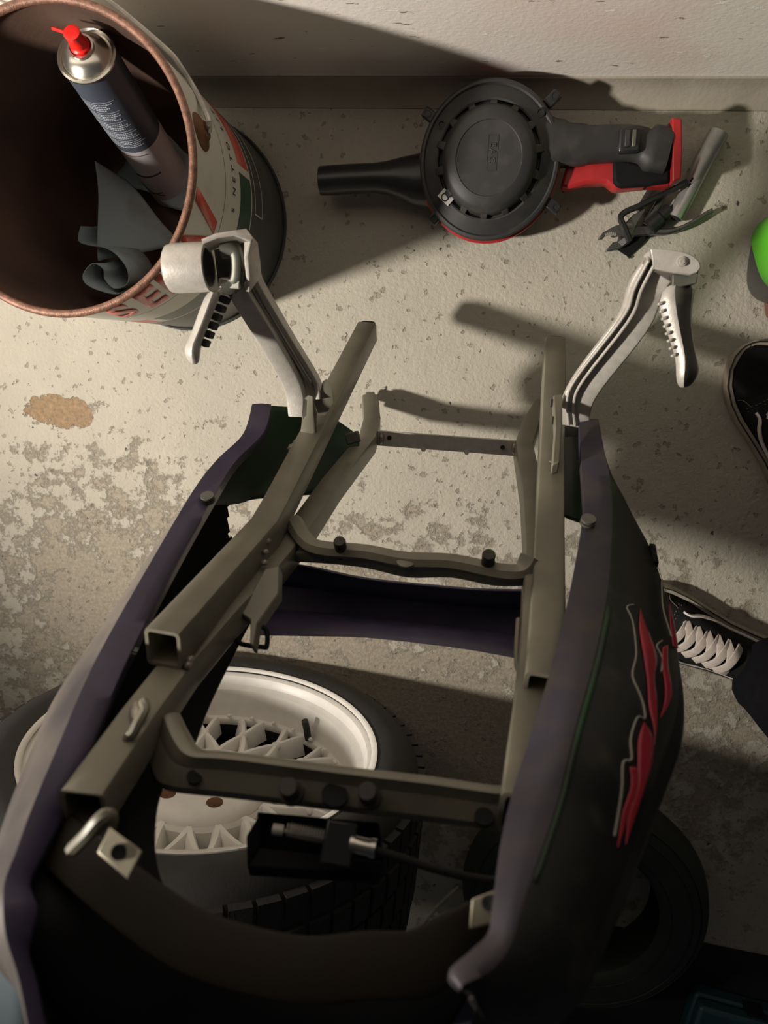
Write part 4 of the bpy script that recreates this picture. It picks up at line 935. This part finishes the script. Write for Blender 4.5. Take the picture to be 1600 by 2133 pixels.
# ------------------------------------------------------------------ green and black jug at the right
JC = G(1645, 545); JC.z = 0
jf = Fr(JC, (0, 0, 1), (1, 0, 0))
JG = thing('fluid_jug', JC, 'black plastic jug with a bright green label standing beside the wall', 'jug')
def jsec(r, h): 
    o = []
    for i in range(40):
        a = 2*math.pi*i/40; c, s = math.cos(a), math.sin(a); k = (abs(c)**3.2 + abs(s)**3.2)**(-1/3.2)
        o.append(jf(r*k*c*1.0, r*k*s*1.05, h))
    return o
jr = [jsec(r, h) for r, h in ((.046, 0), (.055, .006), (.0575, .020), (.0575, .075), (.0575, .080), (.0575, .165), (.0575, .170), (.054, .20), (.040, .225), (.022, .236), (.020, .25))]
v, f = loft(jr, True); mb = MB(); mb.v = v; mb.f = f
mb.mi = [0]*len(f)
JB = mb.build('jug_body', ['black_gloss', 'lime_label'], JG, smooth=45)
lbv = []; 
for i in range(25):
    a = math.radians(100 + 150*i/24); c, s = math.cos(a), math.sin(a); k = (abs(c)**3.2 + abs(s)**3.2)**(-1/3.2)
    lo_h = .010 + .115*max(0, (i - 9)/15); r = .0583
    lbv.append([jf(r*k*c, r*k*s*1.05, h) for h in (lo_h, lo_h*.5 + .084, .168)])
one(loft(lbv, False, False), 'green_label', 'lime_label', JB, solid=.0005)
one(loft([[jf(q[0], q[1], h) for q in [(.0584*((abs(math.cos(a))**3.2 + abs(math.sin(a))**3.2)**(-1/3.2))*math.cos(a), .0613*((abs(math.cos(a))**3.2 + abs(math.sin(a))**3.2)**(-1/3.2))*math.sin(a)) for a in [math.radians(100 + 5*i) for i in range(20)]]] for h in (.150, .168)], False, False), 'cream_label_band', 'cream', JB, solid=.0008)
one(lathe(Fr(jf(0, 0, .245), (0, 0, 1)), [(.0215, 0), (.0215, .022), (.019, .024), (0, .024)], 24), 'jug_cap', 'cream', JG)
one(tube(smoothpath([jf(.02, 0, .225), jf(.04, 0, .25), jf(.065, 0, .235), jf(.062, 0, .19), jf(.05, 0, .16)], 5), .009, 10), 'jug_handle', 'black_gloss', JG)
tag(one(prism(g([(1588, 612), (1640, 618), (1645, 668), (1594, 662)], 0), (0, 0, .018)), 'brick_fragment', 'brick', bevel=.003), 'small reddish brick fragment by the foot of the green and black jug', 'brick')

# ------------------------------------------------------------------ person : shoes and dark trousers
PE = thing('person', G(1700, 1250), 'person in black trousers and black lace-up shoes with white side stripes', 'person')
def shoe(toe, heel, mirror, par):
    t = G(*toe); h = G(*heel); d = (t - h); Ls = .292; d.z = 0; d.normalize(); o = t - d*Ls
    fr = Fr(o, (0, 0, 1), d)
    mir = -1 if mirror else 1
    def q(x, y, z): return fr(x, y*mir, z)
    # outline half widths along the length (inner, outer)
    st_ = [(0.0, .004, .004), (.006, .020, .020), (.02, .031, .031), (.05, .036, .036), (.09, .035, .037), (.13, .036, .041), (.17, .042, .048), (.20, .047, .053), (.225, .048, .053), (.25, .044, .048), (.27, .034, .038), (.284, .021, .024), (.290, .010, .012), (.292, .003, .003)]
    def outline(z, off): return [q(x + (off if k > 10 else -off if k < 3 else 0)*.6, a + off, z) for k, (x, a, b) in enumerate(st_)] + [q(x + (off if k > 10 else -off if k < 3 else 0)*.6, -b - off, z) for k, (x, a, b) in reversed(list(enumerate(st_)))]
    one(loft([outline(0, .001), outline(.004, .0035), outline(.024, .0045), outline(.028, .002), outline(.028, -.004), outline(.020, -.006)], True), 'sole', 'foxing', par, smooth=50)
    one(tube([p for p in outline(.0278, .0012)] + [outline(.0278, .0012)[0]], .0012, 5), 'sole_line', 'foxing_line', par)
    up = [(.004, .020, .020, .055), (.015, .027, .027, .085), (.05, .031, .031, .082), (.09, .031, .032, .078), (.13, .031, .035, .083), (.17, .036, .042, .072), (.20, .041, .047, .058), (.225, .042, .047, .050), (.25, .038, .042, .046), (.27, .029, .033, .042), (.283, .016, .019, .036), (.289, .005, .006, .030)]
    rows = []
    for x, a, b, hgt in up:
        rw = []
        for i in range(13):
            th = math.pi*i/12; c = math.cos(th); s = math.sin(th)
            w = a if c > 0 else b
            rw.append(q(x, w*math.copysign(abs(c)**.75, c), .020 + (hgt - .020)*s**.8))
        rows.append(rw)
    v, f = loft(rows, False, False); mb = MB(); mb.v = v; mb.f = f
    mb.mi = [1 if k//12 >= 7 else 0 for k in range(len(f))]
    mb.build('shoe_upper', ['canvas', 'suede'], par, smooth=60, solid=.002, subsurf=1)
    # laces
    for k in range(6):
        x = .128 + .0145*k; hh = .0835 - .0026*k - (.0145*k)**2*1.4
        pts = [q(x - .008, .021, hh - .012), q(x - .003, .012, hh + .0005), q(x, 0, hh + .005), q(x + .003, -.014, hh + .001), q(x + .008, -.026, hh - .012)]
        one(sweep(smoothpath(pts, 4), rect(.0115, .0028, .001), V((0, 0, 1))), 'lace', 'lace', par, smooth=50)
        if k < 5:
            pts = [q(x + .012, .021, hh - .014), q(x + .006, .012, hh), q(x + .002, 0, hh + .003), q(x - .002, -.014, hh - .002), q(x - .006, -.026, hh - .014)]
            one(sweep(smoothpath(pts, 4), rect(.0105, .0025, .001), V((0, 0, 1))), 'lace', 'lace', par, smooth=50)
    # white side stripe on both flanks
    for s, wk in ((1, 0), (-1, 1)):
        def fl(x, z):
            for (x0, a0, b0, h0), (x1, a1, b1, h1) in zip(up, up[1:]):
                if x0 <= x <= x1:
                    k = (x - x0)/(x1 - x0); w = (a0 + (a1 - a0)*k) if s > 0 else (b0 + (b1 - b0)*k); hg = h0 + (h1 - h0)*k
                    zz = max(0.0, min(1.0, (z - .020)/(hg - .020))); th = math.asin(min(1, zz**(1/.8)))
                    return q(x, s*(w*math.cos(th)**.75 + .0016), z)
        pts = [fl(x, z) for x, z in ((.205, .050), (.195, .053), (.180, .049), (.160, .041), (.130, .037), (.100, .038), (.070, .045), (.045, .054), (.030, .060))]
        one(sweep(smoothpath(pts, 4), rect(.0030, .0095, .001), V((0, 0, 1)), scale=[(1, min(1, .35 + i/8)) for i in range(33)]), 'side_stripe', 'stripe', par, smooth=50)
        one(tube(smoothpath([fl(x, z) for x, z in ((.228, .032), (.226, .040), (.215, .046)) ], 4), .0006, 5), 'stitching', 'thread', par)
    for k in range(16):
        y = -.036 + .072*k/15
        for dx in (0, .004):
            hh = .056 - .9*(y*y)*12 
            one(box(Fr(q(.214 + dx - abs(y)*.12, y, .020 + .034*max(0, 1 - (y/.043)**2)**.42), (0, 0, 1), fr.y), -.0011, .0011, -.0005, .0005, 0, .0022), 'stitch', 'thread', par)
    return q
q1_ = shoe((1548, 720), (1705, 1112), False, PE)
q2_ = shoe((1278, 1240), (1648, 1402), True, PE)
def leg(pts, rad, name, seed):
    path = smoothpath(pts, 6); rows = []
    n = 28; L = len(path)
    for i, (p, t) in enumerate(zip(path, tangents(path))):
        k = i/(L - 1)*(len(rad) - 1); j = min(int(k), len(rad) - 2); r = rad[j] + (rad[j + 1] - rad[j])*(k - j)
        s = t.cross(V((.2, .9, .1))).normalized(); h = s.cross(t); rw = []
        for m_ in range(n):
            a = 2*math.pi*m_/n; d = s*math.cos(a) + h*math.sin(a)
            w = 1 + .16*noise.noise((p + d*.05)*16 + V((seed, 0, 0))) + .07*noise.noise((p + d*.04)*38 + V((0, seed, 0)))
            rw.append(p + d*(r*w))
        rows.append(rw)
    return loft(rows, True)
a1 = q1_(.045, 0, .085); a2 = q2_(.050, 0, .085)
HIP = V((1.02, -.42, .40))
mb = MB()
k1 = V((a1.x + .16, a1.y + .10, .50)); k2 = V((a2.x + .20, a2.y - .20, .52))
mb.add(leg([a1 - V((0, 0, .035)), a1 + V((.02, 0, .08)), (a1 + k1)/2, k1, (k1 + HIP)/2 + V((0, .05, .03)), HIP + V((0, .09, 0))], [.058, .064, .070, .075, .085, .10], 'l', 1.0))
mb.add(leg([a2 - V((0, 0, .035)), a2 + V((.025, -.02, .08)), (a2 + k2)/2, k2, (k2 + HIP)/2 + V((0, -.05, .03)), HIP - V((0, .09, 0))], [.062, .068, .076, .08, .088, .10], 'r', 5.0))
mb.add(ball(HIP, .15, 20, (.95, 1.15, .95)))
mb.build('trousers', 'denim', PE, smooth=80)

# ------------------------------------------------------------------ things at the picture's lower edge
rows = []
for i in range(19):
    a_ = math.radians(178 + 84*i/18); rw = []
    for j in range(9):
        w_ = -.030 - (WW - .005)*j/8; k = noise.noise(V((a_*2.2, j*.5, 3.3)))*.006
        rw.append(wf((WR + .013 + k)*math.cos(a_), (WR + .013 + k)*math.sin(a_), w_ - .01*noise.noise(V((a_*1.5, 0, 8)))))
    rows.append(rw)
tag(one(loft(rows, False, False), 'towel', 'bin_blue', solid=.004, smooth=70), 'light blue-grey towel draped over the tyre of the white wheel', 'towel')
mq = [G(1180, 1915), G(1330, 1935), G(1600, 1990), G(1900, 2050), G(1900, 2500), G(1100, 2500)]
tag(one(prism(mq, (0, 0, .003)), 'rubber_mat', 'mat_black', bevel=.001), 'black rubber mat on the floor under the edge of the bare scooter tyre', 'mat')
TL = thing('tool_case', G(1400, 2200), 'dark teal plastic tool case lying on the black rubber mat', 'case')
t0 = G(1400, 2092, .05); tfz = Fr((t0.x + .13, t0.y, .003), (0, 0, 1), (1, -.12, 0))
one(box(tfz, -.09, .30, -.26, 0, 0, .028), 'case_base', 'teal', TL, bevel=.006)
one(box(tfz, -.09, .30, -.26, 0, .030, .055), 'case_lid', 'teal', TL, bevel=.006)
for x in (0, .2): one(box(tfz, x - .015, x + .015, -.004, .004, .016, .044), 'latch', 'black', TL, bevel=.001)
